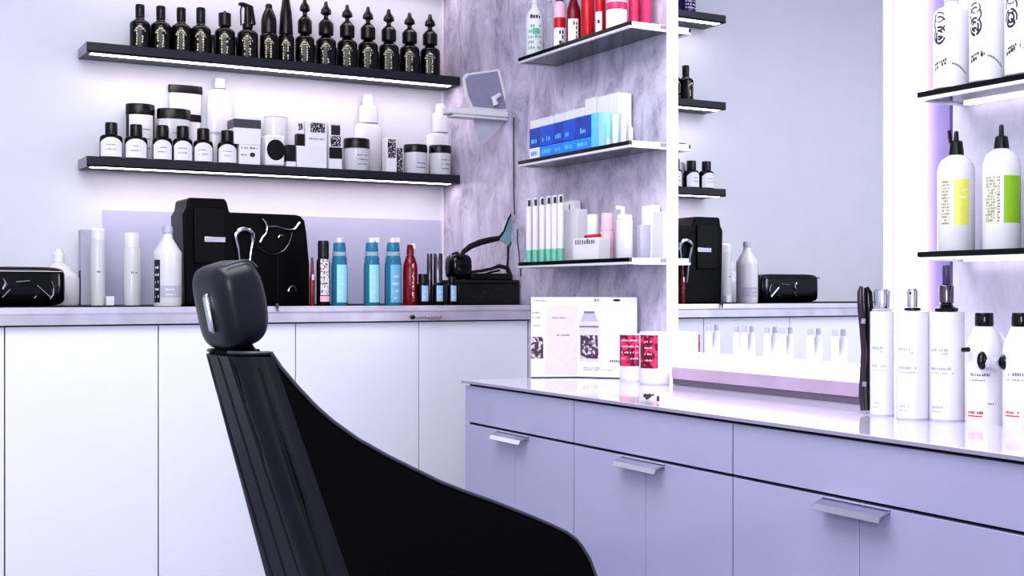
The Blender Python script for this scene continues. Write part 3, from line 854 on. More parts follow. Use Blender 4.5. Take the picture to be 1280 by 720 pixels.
# black box with the visor headset
yk = CY(0.06)
x0, s0 = onY(573, yk); x1, s1 = onY(664.5, yk)
x1 = min(x1, W - 0.02)
hk_ = zat(350, (s0 + s1) / 2) - CTOP
t = thing('storage_box', 'flat black box at the right end of the back counter', 'box', ((x0 + x1) / 2, yk, CTOP))
hh = (x1 - x0) / 2
MB().box(-hh, hh, 0, 0.22, 0, hk_ * 0.86).build('tray', blk, t, bevel=0.003)
MB().box(-hh - 0.002, hh, -0.002, 0.222, hk_ * 0.865, hk_).build('lid', blkm, t, bevel=0.003)
g = rng_for('bx'); p = MB()
for k in range(3): p.glyphs_flat((-hh * 0.55 + 0.05 * k, -0.0008, hk_ * (0.3 + 0.14 * k)), (1, 0, 0), (0, 0, 1), 0.05, 0.012, g)
p.build('print', dgrey_m, t)
yv = yk + 0.10
hz0 = CTOP + hk_
vs = thing('visor_headset', 'black strapped headset with a clear teal visor on the flat black box', 'headset', (onY(600, yv)[0], yv, hz0 + 0.0005))
vo = Vector(vs.location)
def vp(px, py, dy=0.0):
    X, s_ = onY(px, yv + dy)
    return tuple(Vector((X, yv + dy, max(hz0 + 0.004, zat(py, s_)))) - vo)
sv = onY(600, yv)[1]
b0 = vp(573, 333)
MB().ell((b0[0], 0, (zat(318, sv) - vo.z) / 2), (15 / sv, 0.05, (zat(318, sv) - vo.z) / 2), 24, 12, 0.55).build('housing', blkg, vs)
MB().tube([vp(581, 327), vp(585, 333), vp(588, 342), vp(587, 348)], [0.003, 0.006, 0.006, 0.003], 8).build('lens_ring', chrome_m, vs)
MB().tube([vp(566, 319), vp(571, 317), vp(575, 321)], 0.011, 8).build('knob', blk, vs)
MB().tube([vp(575, 322), vp(579, 315), vp(588, 308), vp(600, 303), vp(612, 300), vp(623, 298)], [0.007, 0.011, 0.013, 0.014, 0.014, 0.012], 10).build('top_strap', blkm, vs)
vz = MB()
pl = [vp(624, 299), vp(630, 291), vp(637, 272), vp(643, 275), vp(643, 287), vp(640, 300), vp(636, 308)]
vz.add([(a, b - 0.004, c) for a, b, c in pl] + [(a, b + 0.004, c) for a, b, c in pl], [tuple(range(7)), tuple(reversed(range(7, 14)))] + [(i, i + 7, (i + 1) % 7 + 7, (i + 1) % 7) for i in range(7)])
vz.build('visor', visor_m, vs, smooth=False)
MB().tube([vp(623, 298), vp(630, 289), vp(636, 273), vp(639, 268)], [0.006, 0.005, 0.005, 0.004], 8).build('visor_rim', blk, vs)
MB().tube([vp(643.5, 277), vp(643, 290), vp(639, 302), vp(635, 309), vp(635, 322), vp(634, 334), vp(637, 341)], [0.006, 0.007, 0.005, 0.006, 0.005, 0.006, 0.009], 8).build('side_strap', blk, vs)
MB().tube([vp(590, 340), vp(602, 338.5), vp(614, 336), vp(624, 332.5), vp(634, 335), vp(637, 343), vp(636, 348.5)], [0.006, 0.007, 0.007, 0.009, 0.010, 0.012, 0.008], 8).build('lower_strap', blkm, vs)
MB().tube([vp(588, 345), vp(602, 344), vp(614, 340), vp(624, 338)], 0.005, 8).build('lower_strap', blk, vs)
MB().box(vp(585, 0)[0], vp(637, 0)[0], -0.03, 0.045, 0.0, 0.030).build('foot', blk, vs, bevel=0.006)

# white bracket shelf with tilted panel on the marble
yw = 4.87
xl_, sl_ = onY(562, yw); xr_ = W - 0.009
zt_ = zat(136, onY(600, yw)[1])
t = thing('bracket_shelf', 'small white wall bracket shelf on the marble near the corner', 'shelf', (xr_, yw, zt_))
Lb = xr_ - xl_
MB().box(-Lb, -0.0005, 0, 0.075, -0.030, 0).build('shelf_board', whtg, t, bevel=0.006)
MB().box(-Lb + 0.02, -0.0005, 0.004, 0.071, -0.042, -0.0305).build('lower_rail', whtg, t, bevel=0.004)
MB().prism([(-0.16, -0.0425), (-0.0005, -0.0425), (-0.0005, -0.05), (-0.12, -0.16)], 0.040, 0.045, 'y').build('bracket', lgrey_m, t)  # grey triangle put in place of the shadow under the shelf
xm_, sm_ = onY(608, yw + 0.03)
t = thing('wall_tablet', 'tilted grey panel with white frame standing on the small bracket shelf', 'tablet', (xm_, yw + 0.05, zt_ + 0.0005))
def wp(px, py, d=0.03):
    X, s_ = onY(px, yw + d)
    return Vector((X, yw + d, zat(py, s_))) - Vector(t.location)
pts = [wp(578.5, 97, 0.05), wp(583, 92, 0.05), wp(624.5, 86, 0.05), wp(637.5, 134, 0.03), wp(590, 134, 0.03), wp(583, 121, 0.04)]
for q in pts[3:5]:
    q.z = 0.002
th = Vector((0, 0.012, 0))
fr = MB().add([tuple(q) for q in pts] + [tuple(q + th) for q in pts], [tuple(range(6)), tuple(reversed(range(6, 12)))] + [(i, i + 6, (i + 1) % 6 + 6, (i + 1) % 6) for i in range(6)])
fr.build('frame', whtg, t, smooth=False)
cen = sum(pts, Vector()) / 6
ins = [cen + (q - cen) * 0.88 - Vector((0, 0.003, 0)) for q in pts]
MB().add([tuple(q) for q in ins], [tuple(range(6))]).build('screen', panelg_m, t, smooth=False)
k0 = wp(620, 131, 0.012); k1 = wp(617, 123, 0.012); k2 = wp(625, 118, 0.012)
MB().tube([tuple(k0), tuple(k1), tuple(k2)], [0.015, 0.014, 0.010], 12).build('stand_knob', whtg, t)
# cable
xc = 2.665
cb = []
for px_, py_ in ((637.5, 146), (637.5, 180), (637.6, 215), (637.8, 245), (638.5, 268)):
    y_, s_ = onX(px_, xc); cb.append((xc + 0.03, y_ + 0.02, zat(py_, s_)))
o = MB().tube(cb, 0.0035, 6).build('hanging_cable', mat('cable_grey', (66, 62, 84), rough=0.5)); tag(o, 'thin grey cable hanging from the white bracket shelf towards the headset', 'cable')
cb = []
for px_, py_ in ((641, 300), (643, 318), (644.5, 335), (645, 345)):
    y_, s_ = onX(px_, 2.66); cb.append((2.695, y_ + 0.02, zat(py_, s_)))
cb.insert(0, (2.70, cb[0][1] + 0.01, cb[0][2] + 0.05))
o = MB().tube(cb, 0.003, 6).build('power_cable', mat('cable_dark', (50, 48, 62), rough=0.5)); tag(o, 'short dark cable on the marble behind the visor headset', 'cable')
# little tool on the counter's steel edge
ye = CF - 0.033
def ep(px, py): 
    X, s_ = onY(px, ye); return Vector((X, ye, zat(py, s_)))
e0 = ep(516, 396.5)
t = thing('makeup_brush', 'tiny black-tipped brush with a tuft resting along the steel counter edge', 'brush', tuple(e0))
q = ep(533, 395.5) - e0; q2 = ep(551, 395) - e0
MB().ell((0, 0, 0), (0.011, 0.009, 0.009), 12, 8).build('tip', blk, t)
MB().tube([(0.009, 0, 0), tuple(q)], 0.0045, 8).build('shaft', steel_m, t)
MB().tube([tuple(q), tuple(q + (q2 - q) * 0.4), tuple(q2)], [0.006, 0.012, 0.009], 10).build('tuft', pattern_mat('tuft', (90, 76, 90), (226, 212, 222), 300, 0.5), t)
h0 = ep(347, 383)
t = thing('edge_hook', 'tiny metal hook on the steel counter edge below the tool case', 'hook', tuple(h0))
MB().tube([(0, 0.012, 0.006), (0, 0, 0.0), (0, -0.001, -0.012), (0.004, -0.003, -0.02)], [0.007, 0.006, 0.003, 0.003], 8).build('stem', chromed_m, t)

# ------------------------------------------------------------------ glass shelf contents
def gput(px, X): 
    y, s_ = onX(px, X)
    return y, s_
def gbottle(name, px0, px1, z, prof, label, X, m, group=None, sx=1.0):
    px = (px0 + px1) / 2
    y, s_ = gput(px, X)
    w = (px1 - px0) / s_ / 2
    t = thing(name, label, 'bottle', (X, y, z), group=group)
    MB().lathe([(w * a, b) for a, b in prof], 24, sx=sx).build('body', m, t)
    return t, w, face(X, y)
z = G_Z[0]
RB = 'bottles on the far top glass shelf'
t, w, fa = gbottle('hair_tonic_bottle', 657, 680, z, [(0.95, 0), (1, 0.003), (1, 0.15), (0.85, 0.175), (0.4, 0.20), (0.36, 0.215)], 'clear bottle with mint green print at the far end of the top glass shelf', 2.566, frost_m, RB)
MB().lathe([(w * 0.42, 0.2155), (w * 0.42, 0.25), (w * 0.3, 0.253)], 18).build('cap', whtg, t)
p = MB(); g = rng_for('g1')
for k in range(5): p.glyphs(w * 1.01, fa - 0.75, fa + 0.75, 0.025 + 0.022 * k, 0.013, g)
p.patch(w * 1.01, fa - 0.25, fa + 0.5, 0.085, 0.11, 5)
p.build('print', greentxt_m, t)
p = MB(); p.glyphs(w * 1.01, fa - 0.5, fa + 0.6, 0.15, 0.016, g); p.glyphs(w * 0.99, fa - 0.5, fa + 0.6, 0.135, 0.012, g); p.build('print', dgrey_m, t)
t, w, fa = gbottle('hair_tonic_bottle', 680.5, 692, z, [(0.95, 0), (1, 0.003), (1, 0.17), (0.7, 0.20), (0.5, 0.215)], 'slim clear bottle between the mint-print bottle and the first red one', 2.60, clear_m, RB)
MB().lathe([(w * 0.6, 0.2155), (w * 0.6, 0.245), (w * 0.5, 0.247)], 16).build('cap', lgrey_m, t)
t, w, fa = gbottle('colour_bottle', 692, 707.5, z, [(0.95, 0), (1, 0.003), (1, 0.165), (0.75, 0.18), (0.55, 0.185)], 'bottle with pink top, red band and black-marked white label', 2.565, pink_m, RB)
MB().lathe([(w * 0.62, 0.1855), (w * 0.62, 0.215), (w * 0.5, 0.218)], 16).build('cap', blk, t)
MB().patch(w * 1.015, fa - 1.3, fa + 1.3, 0.078, 0.118, 12).build('band', red_m, t)
MB().patch(w * 1.015, fa - 1.25, fa + 1.25, 0.004, 0.076, 12).build('label', pap, t)
p = MB(); g = rng_for('g3')
for k in range(3): p.glyphs(w * 1.03, fa - 0.1, fa + 0.6, 0.012 + 0.02 * k, 0.016, g)
p.build('print', dgrey_m, t)
t, w, fa = gbottle('colour_bottle', 708, 726, z, [(0.95, 0), (1, 0.003), (1, 0.12), (0.9, 0.135), (0.55, 0.165), (0.45, 0.175)], 'dark red bottle with black-lettered white label beside the plain red bottle', 2.565, dred_m, RB)
MB().lathe([(w * 0.5, 0.1755), (w * 0.5, 0.21), (w * 0.42, 0.212)], 16).build('cap', blk, t)
MB().patch(w * 1.015, fa - 0.85, fa + 0.7, 0.006, 0.092, 12).build('label', pap, t)
p = MB(); g = rng_for('g4')
for k in range(4): p.glyphs(w * 1.03, fa - 0.05, fa + 0.5, 0.014 + 0.018 * k, 0.015, g)
p.build('print', dgrey_m, t)
t, w, fa = gbottle('colour_bottle', 726.5, 743, z, [(0.95, 0), (1, 0.003), (1, 0.165), (0.7, 0.185), (0.5, 0.19)], 'plain bright red bottle in the middle of the top glass shelf', 2.60, red_m, RB)
MB().lathe([(w * 0.55, 0.1905), (w * 0.55, 0.215), (w * 0.45, 0.217)], 16).build('cap', pink_m, t)
t, w, fa = gbottle('colour_bottle', 743.5, 757, z, [(0.95, 0), (1, 0.003), (1, 0.20), (0.8, 0.215), (0.6, 0.22)], 'red bottle with a narrow white label left of the wide white-fronted tub', 2.58, red_m, RB)
MB().patch(w * 1.015, fa - 1.0, fa + 0.35, 0.012, 0.09, 8).build('label', pap, t)
p = MB(); p.glyphs(w * 1.03, fa - 0.5, fa - 0.1, 0.045, 0.018, g); p.build('print', dgrey_m, t)
MB().lathe([(w * 0.65, 0.2205), (w * 0.65, 0.24), (w * 0.5, 0.242)], 16).build('cap', dred_m, t)
t, w, fa = gbottle('colour_tub', 757.5, 784, z, [(0.97, 0), (1, 0.003), (1, 0.15), (0.95, 0.155)], 'wide pink tub with white front on the near part of the shelf', 2.575, mag_m, RB)
MB().patch(w * 1.012, fa - 1.35, fa + 1.35, 0.004, 0.072, 16).build('label', pap, t)
MB().patch(w * 1.012, fa - 1.35, fa + 1.35, 0.098, 0.115, 16).build('band', pink_m, t)
MB().lathe([(w * 1.01, 0.1555), (w * 1.01, 0.195), (w * 0.95, 0.198)], 24).build('lid', red_m, t)
t, w, fa = gbottle('colour_bottle', 786, 800, z, [(0.95, 0), (1, 0.003), (1, 0.18), (0.7, 0.20)], 'magenta bottle left of the last one at the near shelf end', 2.64, mag_m, RB)
MB().lathe([(w * 0.72, 0.2005), (w * 0.72, 0.23), (w * 0.6, 0.232)], 16).build('cap', red_m, t)
t, w, fa = gbottle('colour_bottle', 801.5, 814, z, [(0.95, 0), (1, 0.003), (1, 0.18), (0.7, 0.20)], 'magenta bottle closest to the mirror light on the top glass shelf', 2.665, mag_m, RB)
MB().lathe([(w * 0.72, 0.2005), (w * 0.72, 0.23), (w * 0.6, 0.232)], 16).build('cap', dred_m, t)

# middle shelf: blue cartons, two tiers
z = G_Z[1]
def gbox(name, px0, px1, ytop, label, xf, depth, z, m, cat='carton', group=None, zabs=None):
    ya_, s0_ = onX(px0, xf); yb2, s1_ = onX(px1, xf)
    H = zabs if zabs else zat(ytop, (s0_ + s1_) / 2) - z
    t = thing(name, label, cat, (xf, (ya_ + yb2) / 2, z), group=group)
    h = (ya_ - yb2) / 2
    MB().box(0, depth, -h + 0.0012, h - 0.0012, 0, H).build('carton', m, t, bevel=0.002)
    return t, h, H
cols = [661.5, 674, 691.5, 703.5, 718, 738]
where = ['at the far end', 'second from the far end', 'third from the far end', 'fourth from the far end', 'beside the cyan carton']
XF = 2.534
H1 = 0.044
for k in range(5):
    m1 = pap if k == 0 else blueb_m
    t, h, H = gbox('tint_carton', cols[k], cols[k + 1], 0, ('small white carton in the lower row, %s' if k == 0 else 'short bright blue carton in the lower row, %s') % where[k], XF, 0.10, z, m1, group='short cartons in the lower row', zabs=H1)
    p = MB(); g = rng_for('lb', k); p.glyphs_flat((-0.0006, h * 0.6, H * 0.3), (0, -1, 0), (0, 0, 1), h * 1.2, 0.018, g); p.build('print', cyan_m if k else blueb_m, t)
    t, h, H2 = gbox('tint_carton', cols[k], cols[k + 1], 0, 'deep blue carton with pale numerals in the upper row, %s' % where[k], XF, 0.10, z + H1 + 0.0005, blue_m if k % 2 else blue_n, group='deep blue cartons in the upper row', zabs=0.080 + 0.001 * k)
    p = MB(); g = rng_for('ub', k); p.glyphs_flat((-0.0006, h * 0.55, H2 * 0.22), (0, -1, 0), (0, 0, 1), h * 1.1, 0.020, g); p.build('print', cyan_m, t)
zz = z
wl = [(662.5, 690, 148, 'plain white box behind the deep blue cartons at the far end'), (693, 709, 141.5, 'small white box behind the middle deep blue cartons'), (709.5, 729.5, 136.5, 'white box behind the deep blue carton next to the cyan one'), (731, 744, 122.5, 'taller narrow white box at the back of the middle glass shelf'), (746.5, 765, 119, 'tallest white box at the back of the middle shelf')]
for a_, b_, yt, lab in wl:
    gbox('developer_box', a_, b_, yt, lab, 2.64, 0.06, z, wht, 'box', 'white boxes behind the cartons')
t, h, H = gbox('developer_box', 765.5, 773.5, 116, 'slim white box at the near end of the back row', 2.64, 0.06, z, pap, 'box', 'white boxes behind the cartons')
gbox('tint_carton', 738.5, 747, 141, 'light cyan carton just right of the deep blue stack', XF + 0.004, 0.08, z, cyan_m)
gbox('tint_carton', 747.5, 755, 140, 'pale cyan carton second right of the deep blue stack', XF + 0.004, 0.08, z, mat('pale_cyan', (160, 226, 244), rough=0.3))
for i, (a_, b_, yt, lab, mm) in enumerate([(756, 764, 142, 'white tube with cyan stripe right of the pale cyan carton', teall_m), (765, 774, 142.5, 'white tube second from the near end of the middle shelf', wht), (775, 783.5, 143.5, 'white tube nearest the shelf end on the middle shelf', whtg)]):
    y_, s_ = onX((a_ + b_) / 2, 2.56)
    r = (b_ - a_) / s_ / 2
    H = zat(yt, s_) - z
    t = thing('cream_tube', lab, 'tube', (2.56, y_, z), group='upright tubes on the middle glass shelf')
    MB().lathe([(r * 0.8, 0), (r * 0.8, 0.03)], 18).build('cap', wht, t)
    MB().lathe([(r, 0.0305), (r, H * 0.7), (r * 1.02, H)], 18, sx=0.8).build('body', mm, t)
y_, s_ = onX(787, 2.60)
t = thing('pump_vial', 'little clear dropper vial at the near end of the middle shelf', 'vial', (2.60, y_, z))
MB().lathe([(0.012, 0), (0.013, 0.002), (0.013, 0.06), (0.006, 0.07)], 16).build('body', frost_m, t)
MB().lathe([(0.007, 0.0705), (0.007, 0.10), (0.004, 0.102)], 12).build('cap', wht, t)

# bottom far shelf
z = G_Z[2]
tw = None
XT = 2.546
for i, px_ in enumerate((661.5, 669.5, 678, 686, 693.5, 701)):
    y_, s_ = onX(px_, XT)
    lab = 'slim clear tube with black tip and mint liquid, %s from the far end' % ORD[i]
    if tw is None:
        H = zat(249, s_) - z
        tw = thing('ampoule_tube', lab, 'tube', (XT, y_, z), group='slim black-tipped tubes in a row')
        r = 4.0 / s_
        MB().lathe([(r, 0), (r, H * 0.19)], 16).build('liquid', mint_m, tw)
        MB().lathe([(r, H * 0.1905), (r, H * 0.86), (r * 0.8, H * 0.88)], 16).build('body', frost_m, tw)
        MB().lathe([(r * 0.85, H * 0.8805), (r * 0.85, H), (r * 0.6, H + 0.002)], 16).build('cap', whtg, tw)
        MB().patch(r * 0.9, face(XT, y_) - 0.45, face(XT, y_) + 0.45, H * 0.885, H * 0.98, 4).build('tip', blk, tw)
    else:
        dup(tw, (XT, y_, z), lab)
t, h, H = gbox('swab_box', 704, 721.5, 262, 'white square box right of the black-tipped tubes', 2.60, 0.05, z, whtg, 'box')
y_, s_ = onX(711, 2.665)
t, h, H = gbox('swab_box', 704, 717, 251, 'white box with a black slot behind the square white box', 2.665, 0.035, z, wht, 'box')
MB().box(-0.001, -0.0002, -0.012, -0.006, H - 0.05, H - 0.015).build('slot', blk, t, smooth=False)
t, h, H = gbox('sample_tray', 716, 748, 297.5, 'low clear-white tray with small pictures at the front of the bottom shelf', XF, 0.055, z, frost_m, 'tray')
g = rng_for('tr'); p = MB(); p.glyphs_flat((-0.0006, h * 0.8, H * 0.72), (0, -1, 0), (0, 0, 1), h * 1.6, 0.02, g); p.build('print', grey_m, t)
def gjar(name, px0, px1, ytop, label, X, body, cap, split=0.6, cat='jar'):
    px = (px0 + px1) / 2
    y, s_ = onX(px, X)
    r = (px1 - px0) / s_ / 2
    H = zat(ytop, s_) - z
    t = thing(name, label, cat, (X, y, z), group='pale jars on the bottom glass shelf')
    MB().lathe([(r * 0.95, 0), (r, 0.003), (r, H * split - 0.004), (r * 0.85, H * split)], 24).build('body', body, t)
    MB().lathe([(r * 0.9, H * split + 0.0005), (r * 0.9, H - 0.004), (r * 0.82, H)], 24).build('cap', cap, t)
    return t, H, r
gjar('lotion_jar', 723.5, 732.5, 271, 'small pale pot behind the low clear tray', 2.655, frost_m, wht)
gjar('lotion_jar', 733, 749, 268, 'white-capped jar with pink neck behind the tray', 2.635, pink_m, wht, 0.5)
gjar('lotion_jar', 750.5, 768, 266.5, 'pale pink jar in the middle of the bottom glass shelf', 2.60, pink_m, pink_m, 0.62)
y_, s_ = onX(743, 2.59)
lp_ = thing('lipstick', 'red lipstick-like stick lying across the clear tray', 'lipstick', (XF + 0.028, onX(742, XF + 0.03)[0], z + H * 0 + zat(297.5, onX(732, XF)[1]) - z + 0.0075))
MB().tube([(0, 0.035, 0), (0, -0.045, 0)], 0.007, 10).build('case', red_m, lp_)
MB().tube([(0, 0.0355, 0), (0, 0.055, 0.0)], [0.006, 0.005], 10).build('tip', dred_m, lp_)
t, H, r = gjar('pump_bottle', 770, 791, 268.5, 'squat white pump bottle on the bottom glass shelf', 2.575, whtg, wht, 0.9, 'bottle')
MB().tube([(0, 0.012, H + 0.0005), (0, 0.012, H + 0.025), (-0.015, 0.03, H + 0.027)], 0.009, 10).build('pump', wht, t)
gbox('sample_carton', 793.5, 801, 281, 'lavender-grey block standing in for shadow beside the squat white pump bottle', 2.62, 0.05, z, lgrey_m, 'box')  # grey block paints the shade right of the pump bottle
t, h, H = gbox('sample_carton', 801.5, 815.5, 257, 'tall white carton second from the mirror light on the bottom shelf', 2.665, 0.035, z, wht, 'box')
t, h, H = gbox('sample_carton', 816.5, 830, 264.5, 'tall white carton at the near end of the bottom glass shelf', 2.668, 0.035, z, whtg, 'box')

# near column, upper shelf: three large white printed bottles
z = EYE + 0.528
for i, (a_, b_, X) in enumerate(((1167.5, 1212, 2.578), (1212.5, 1256.5, 2.572), (1257, 1302, 2.566))):
    y_, s_ = onX((a_ + b_) / 2, X)
    r = (b_ - a_) / s_ / 2
    fa = face(X, y_)
    t = thing('litre_bottle', ['large white printed bottle nearest the mirror, left of three', 'middle of the three large white printed bottles', 'rightmost large white printed bottle, cut by the frame'][i], 'bottle', (X, y_, z), group='large white printed bottles on the near column')
    H = 0.212
    MB().lathe([(r * 0.9, 0), (r * 0.99, 0.004), (r, 0.012), (r, H * 0.90), (r * 0.95, H * 0.96), (r * 0.75, H), (r * 0.4, H + 0.008), (r * 0.36, H + 0.02)], 36).build('body', whtg, t)
    MB().lathe([(r * 0.42, H + 0.0205), (r * 0.42, H + 0.05), (r * 0.36, H + 0.052)], 20).build('cap', wht, t)
    p = MB()
    # rings of a stacked circular emblem, then slanted lettering and a curved line low on the body
    def emblem(zc_, rx, rz_, wid, a_c):
        n = 16
        for k in range(n):
            q0, q1 = 2 * PI * k / n, 2 * PI * (k + 1) / n
            quad = []
            for q, f in ((q0, 1), (q1, 1), (q1, wid), (q0, wid)):
                a = a_c + rx * f * math.cos(q)
                quad.append((r * 1.004 * math.cos(a), r * 1.004 * math.sin(a), zc_ + rz_ * f * math.sin(q)))
            if (k * 7 + i) % 5: p.quad(*quad)
    ac = fa - 0.72
    emblem(H * 0.66, 0.42, 0.024, 0.78, ac); emblem(H * 0.66, 0.26, 0.014, 0.6, ac)
    emblem(H * 0.80, 0.42, 0.020, 0.80, ac); emblem(H * 0.88, 0.36, 0.014, 0.8, ac); emblem(H * 0.60, 0.30, 0.012, 0.5, ac)
    p.build('emblem', dgrey_m, t)
    p = MB(); g = rng_for('em', i)
    p.glyphs(r * 1.004, fa - 1.05, fa - 0.25, H * 0.295, 0.007, g, slope=0.012)
    p.glyphs(r * 1.004, fa - 1.05, fa - 0.15, H * 0.235, 0.010, g, slope=0.018)
    for k in range(10):
        a = fa + 0.0 + 0.085 * k
        zz_ = H * 0.285 - 0.026 * (k / 9) ** 1.6
        p.patch(r * 1.004, a, a + 0.06, zz_, zz_ + 0.005, 2)
    p.build('print', dgrey_m, t)
    MB().patch(r * 1.003, fa - 1.15, fa - 0.3, H * 0.37, H * 0.50, 8).build('label', mat('pale_lilac_label%d' % i, (220, 216, 230), rough=0.4), t)

# near column, lower shelf: applicator bottles
z = EYE + 0.108
def applic(px0, px1, ysh, yc0, capw, yc1, nozw, ytop, X, label, kind):
    px = (px0 + px1) / 2
    y_, s_ = onX(px, X)
    r = (px1 - px0) / s_ / 2
    fa = face(X, y_)
    h = lambda py: zat(py, s_) - z
    t = thing('applicator_bottle', label, 'bottle', (X, y_, z), group='white applicator bottles on the near column')
    c = capw / s_ / 2
    hs, hc = h(ysh), h(yc0)
    MB().lathe([(r * 0.96, 0), (r, 0.004), (r, hs - 0.012), (r * 0.94, hs), (r * 0.78, hs + (hc - hs) * 0.55), (c * 1.02, hc - 0.002), (c * 0.9, hc)], 36).build('body', whtg, t)
    cp_ = MB().lathe([(c, hc + 0.0005), (c * 0.98, hc + 0.008), (c * 0.82, h(yc1) - 0.003), (c * 0.6, h(yc1))], 24).build('cap', blk, t)
    n = nozw / s_ / 2
    MB().lathe([(n, h(yc1) + 0.0005), (n * 0.85, h(ytop) - 0.004), (n * 0.6, h(ytop))], 16).build('nozzle', blk, t)
    if kind == 'yellow':
        MB().tube([(-0.012 * 0 + math.cos(fa + 1.57) * -0.013, math.sin(fa + 1.57) * -0.013, h(yc1) - 0.006), (math.cos(fa + 1.57) * -0.017, math.sin(fa + 1.57) * -0.017, h(163)), ], 0.005, 8).build('tip_cover', blk, t)
        MB().patch(r * 1.006, fa - 0.12, fa + 0.74, h(282), h(226), 10).build('label', yel_m, t)
        p = MB(); g = rng_for('y')
        for k in range(14): p.glyphs(r * 1.006, fa - 0.86, fa - 0.35, h(281) + (h(226) - h(281)) * k / 14, 0.006, g)
        p.build('print', olive_m, t)
        p = MB(); p.glyphs(r * 1.012, fa + 0.25, fa + 0.6, h(240), 0.005, g); p.glyphs(r * 1.012, fa + 0.2, fa + 0.55, h(249), 0.004, g); p.glyphs(r * 1.006, fa + 0.62, fa + 0.98, h(205), 0.005, g)
        p.build('print', pap, t)
    else:
        MB().patch(r * 1.006, fa + 0.12, fa + 1.35, h(279.5), h(221), 12).build('label', green_m, t)
        p = MB(); g = rng_for('gr')
        for k in range(15): p.glyphs(r * 1.006, fa - 0.88, fa - 0.28 + g.uniform(-0.1, 0.05), h(278) + (h(221) - h(278)) * k / 15, 0.007, g)
        p.build('print', olive_m, t)
        p = MB()
        for k in range(16): p.glyphs(r * 1.006, fa - 0.2, fa - 0.08, h(278) + (h(221) - h(278)) * k / 16, 0.005, g)
        p.build('print', dgrey_m, t)
    return t
applic(1173, 1217.5, 207, 194, 18.5, 176, 6.5, 164, 2.60, 'white nozzle bottle with a pale yellow label, beside the mirror light', 'yellow')
applic(1229, 1274.5, 201, 186, 18.5, 170, 6.5, 156, 2.60, 'white nozzle bottle with a bright green label block', 'green')
applic(1283, 1330, 201, 186, 18.5, 170, 6.5, 156, 2.60, 'white nozzle bottle beyond the right edge of the photo', 'green')

# ------------------------------------------------------------------ things on the vanity
# white spray bottles
def vbot(px0, px1, ybot):
    """front of the base at ybot on the vanity top"""
    px = (px0 + px1) / 2
    s_ = (ybot - HZ) / (EYE - VTOP)
    a, b = dirs(px)
    r = (px1 - px0) / s_ / 2
    X, Y = a / s_, b / s_
    d = math.hypot(X, Y)
    X += X / d * r; Y += Y / d * r
    s2 = a / X
    return X, Y, (px1 - px0) / s2 / 2, s2
def spray(px0, px1, ybot, ytop, label, head, seed):
    X, Y, r, s_ = vbot(px0, px1, ybot)
    fa = face(X, Y)
    H = zat(ytop, s_) - VTOP
    t = thing('spray_bottle', label, 'bottle', (X, Y, VTOP), group='tall white cylinder bottles on the vanity')
    MB().lathe([(r * 0.985, 0), (r * 0.985, 0.004), (r, 0.006), (r, H - 0.005), (r * 0.97, H), (r * 0.4, H + 0.001)], 40).build('body', whtg, t)
    MB().lathe([(r * 1.002, 0.0005), (r * 1.002, 0.0055)], 40).build('base_ring', lgrey_m, t)
    p = MB(); g = rng_for(seed)
    p.glyphs(r * 1.003, fa - 0.95, fa + 0.1, H * 0.64, 0.008, g)
    p.glyphs(r * 1.003, fa - 0.35, fa + 0.1, H * 0.61, 0.006, g)
    p.glyphs(r * 1.003, fa - 0.95, fa + 0.25, H * 0.47, 0.0075, g)
    p.glyphs(r * 1.003, fa - 0.95, fa + 0.4, H * 0.435, 0.004, g)
    p.glyphs(r * 1.003, fa - 0.9, fa - 0.2, H * 0.12, 0.006, g)
    p.glyphs(r * 1.003, fa - 0.9, fa - 0.3, H * 0.085, 0.004, g)
    p.build('print', mat('faint_print%d' % seed, (172, 168, 178), rough=0.5), t)
    q = H + 0.0015
    if head == 'fine':
        MB().lathe([(0.021, q), (0.021, q + 0.006), (0.018, q + 0.008)], 22).build('collar', blk, t)
        MB().lathe([(0.0135, q + 0.0085), (0.0135, q + 0.05), (0.012, q + 0.056), (0.008, q + 0.058)], 20).build('nozzle', chrome_m, t)
        MB().tube([(math.cos(fa - 0.3) * 0.0125, math.sin(fa - 0.3) * 0.0125, q + 0.045), (math.cos(fa - 0.3) * 0.016, math.sin(fa - 0.3) * 0.016, q + 0.045)], 0.003).build('spray_hole', blk, t)
    elif head == 'cap':
        MB().lathe([(0.026, q), (0.026, q + 0.004), (0.0205, q + 0.006)], 22).build('collar', lgrey_m, t)
        MB().lathe([(0.0205, q + 0.0065), (0.0215, q + 0.05), (0.020, q + 0.056), (0.012, q + 0.058)], 22).build('cap', chrome_m, t)
    else:
        MB().lathe([(0.028, q), (0.029, q + 0.008), (0.020, q + 0.011), (0.014, q + 0.018)], 22).build('collar', blk, t)
        MB().lathe([(0.0125, q + 0.0185), (0.0175, q + 0.022), (0.018, q + 0.064), (0.017, q + 0.066)], 22).build('pump_head', chromed_m, t)
        MB().box(-0.008, 0.008, -0.008, 0.008, q + 0.0665, q + 0.118).build('stem_tip', mat('violet_tip', (70, 60, 92), rough=0.2), t, bevel=0.004)
    return t
spray(1161.5, 1204.5, 527.5, 390, 'tall white cylinder bottle with dark pump head, right of three', 'pump', 3)
spray(1120.5, 1160.5, 526, 389, 'tall white cylinder bottle with slim chrome sprayer, middle of three', 'fine', 2)
spray(1088, 1117.5, 521, 389, 'tall white cylinder bottle with wide chrome cap, left of three', 'cap', 1)
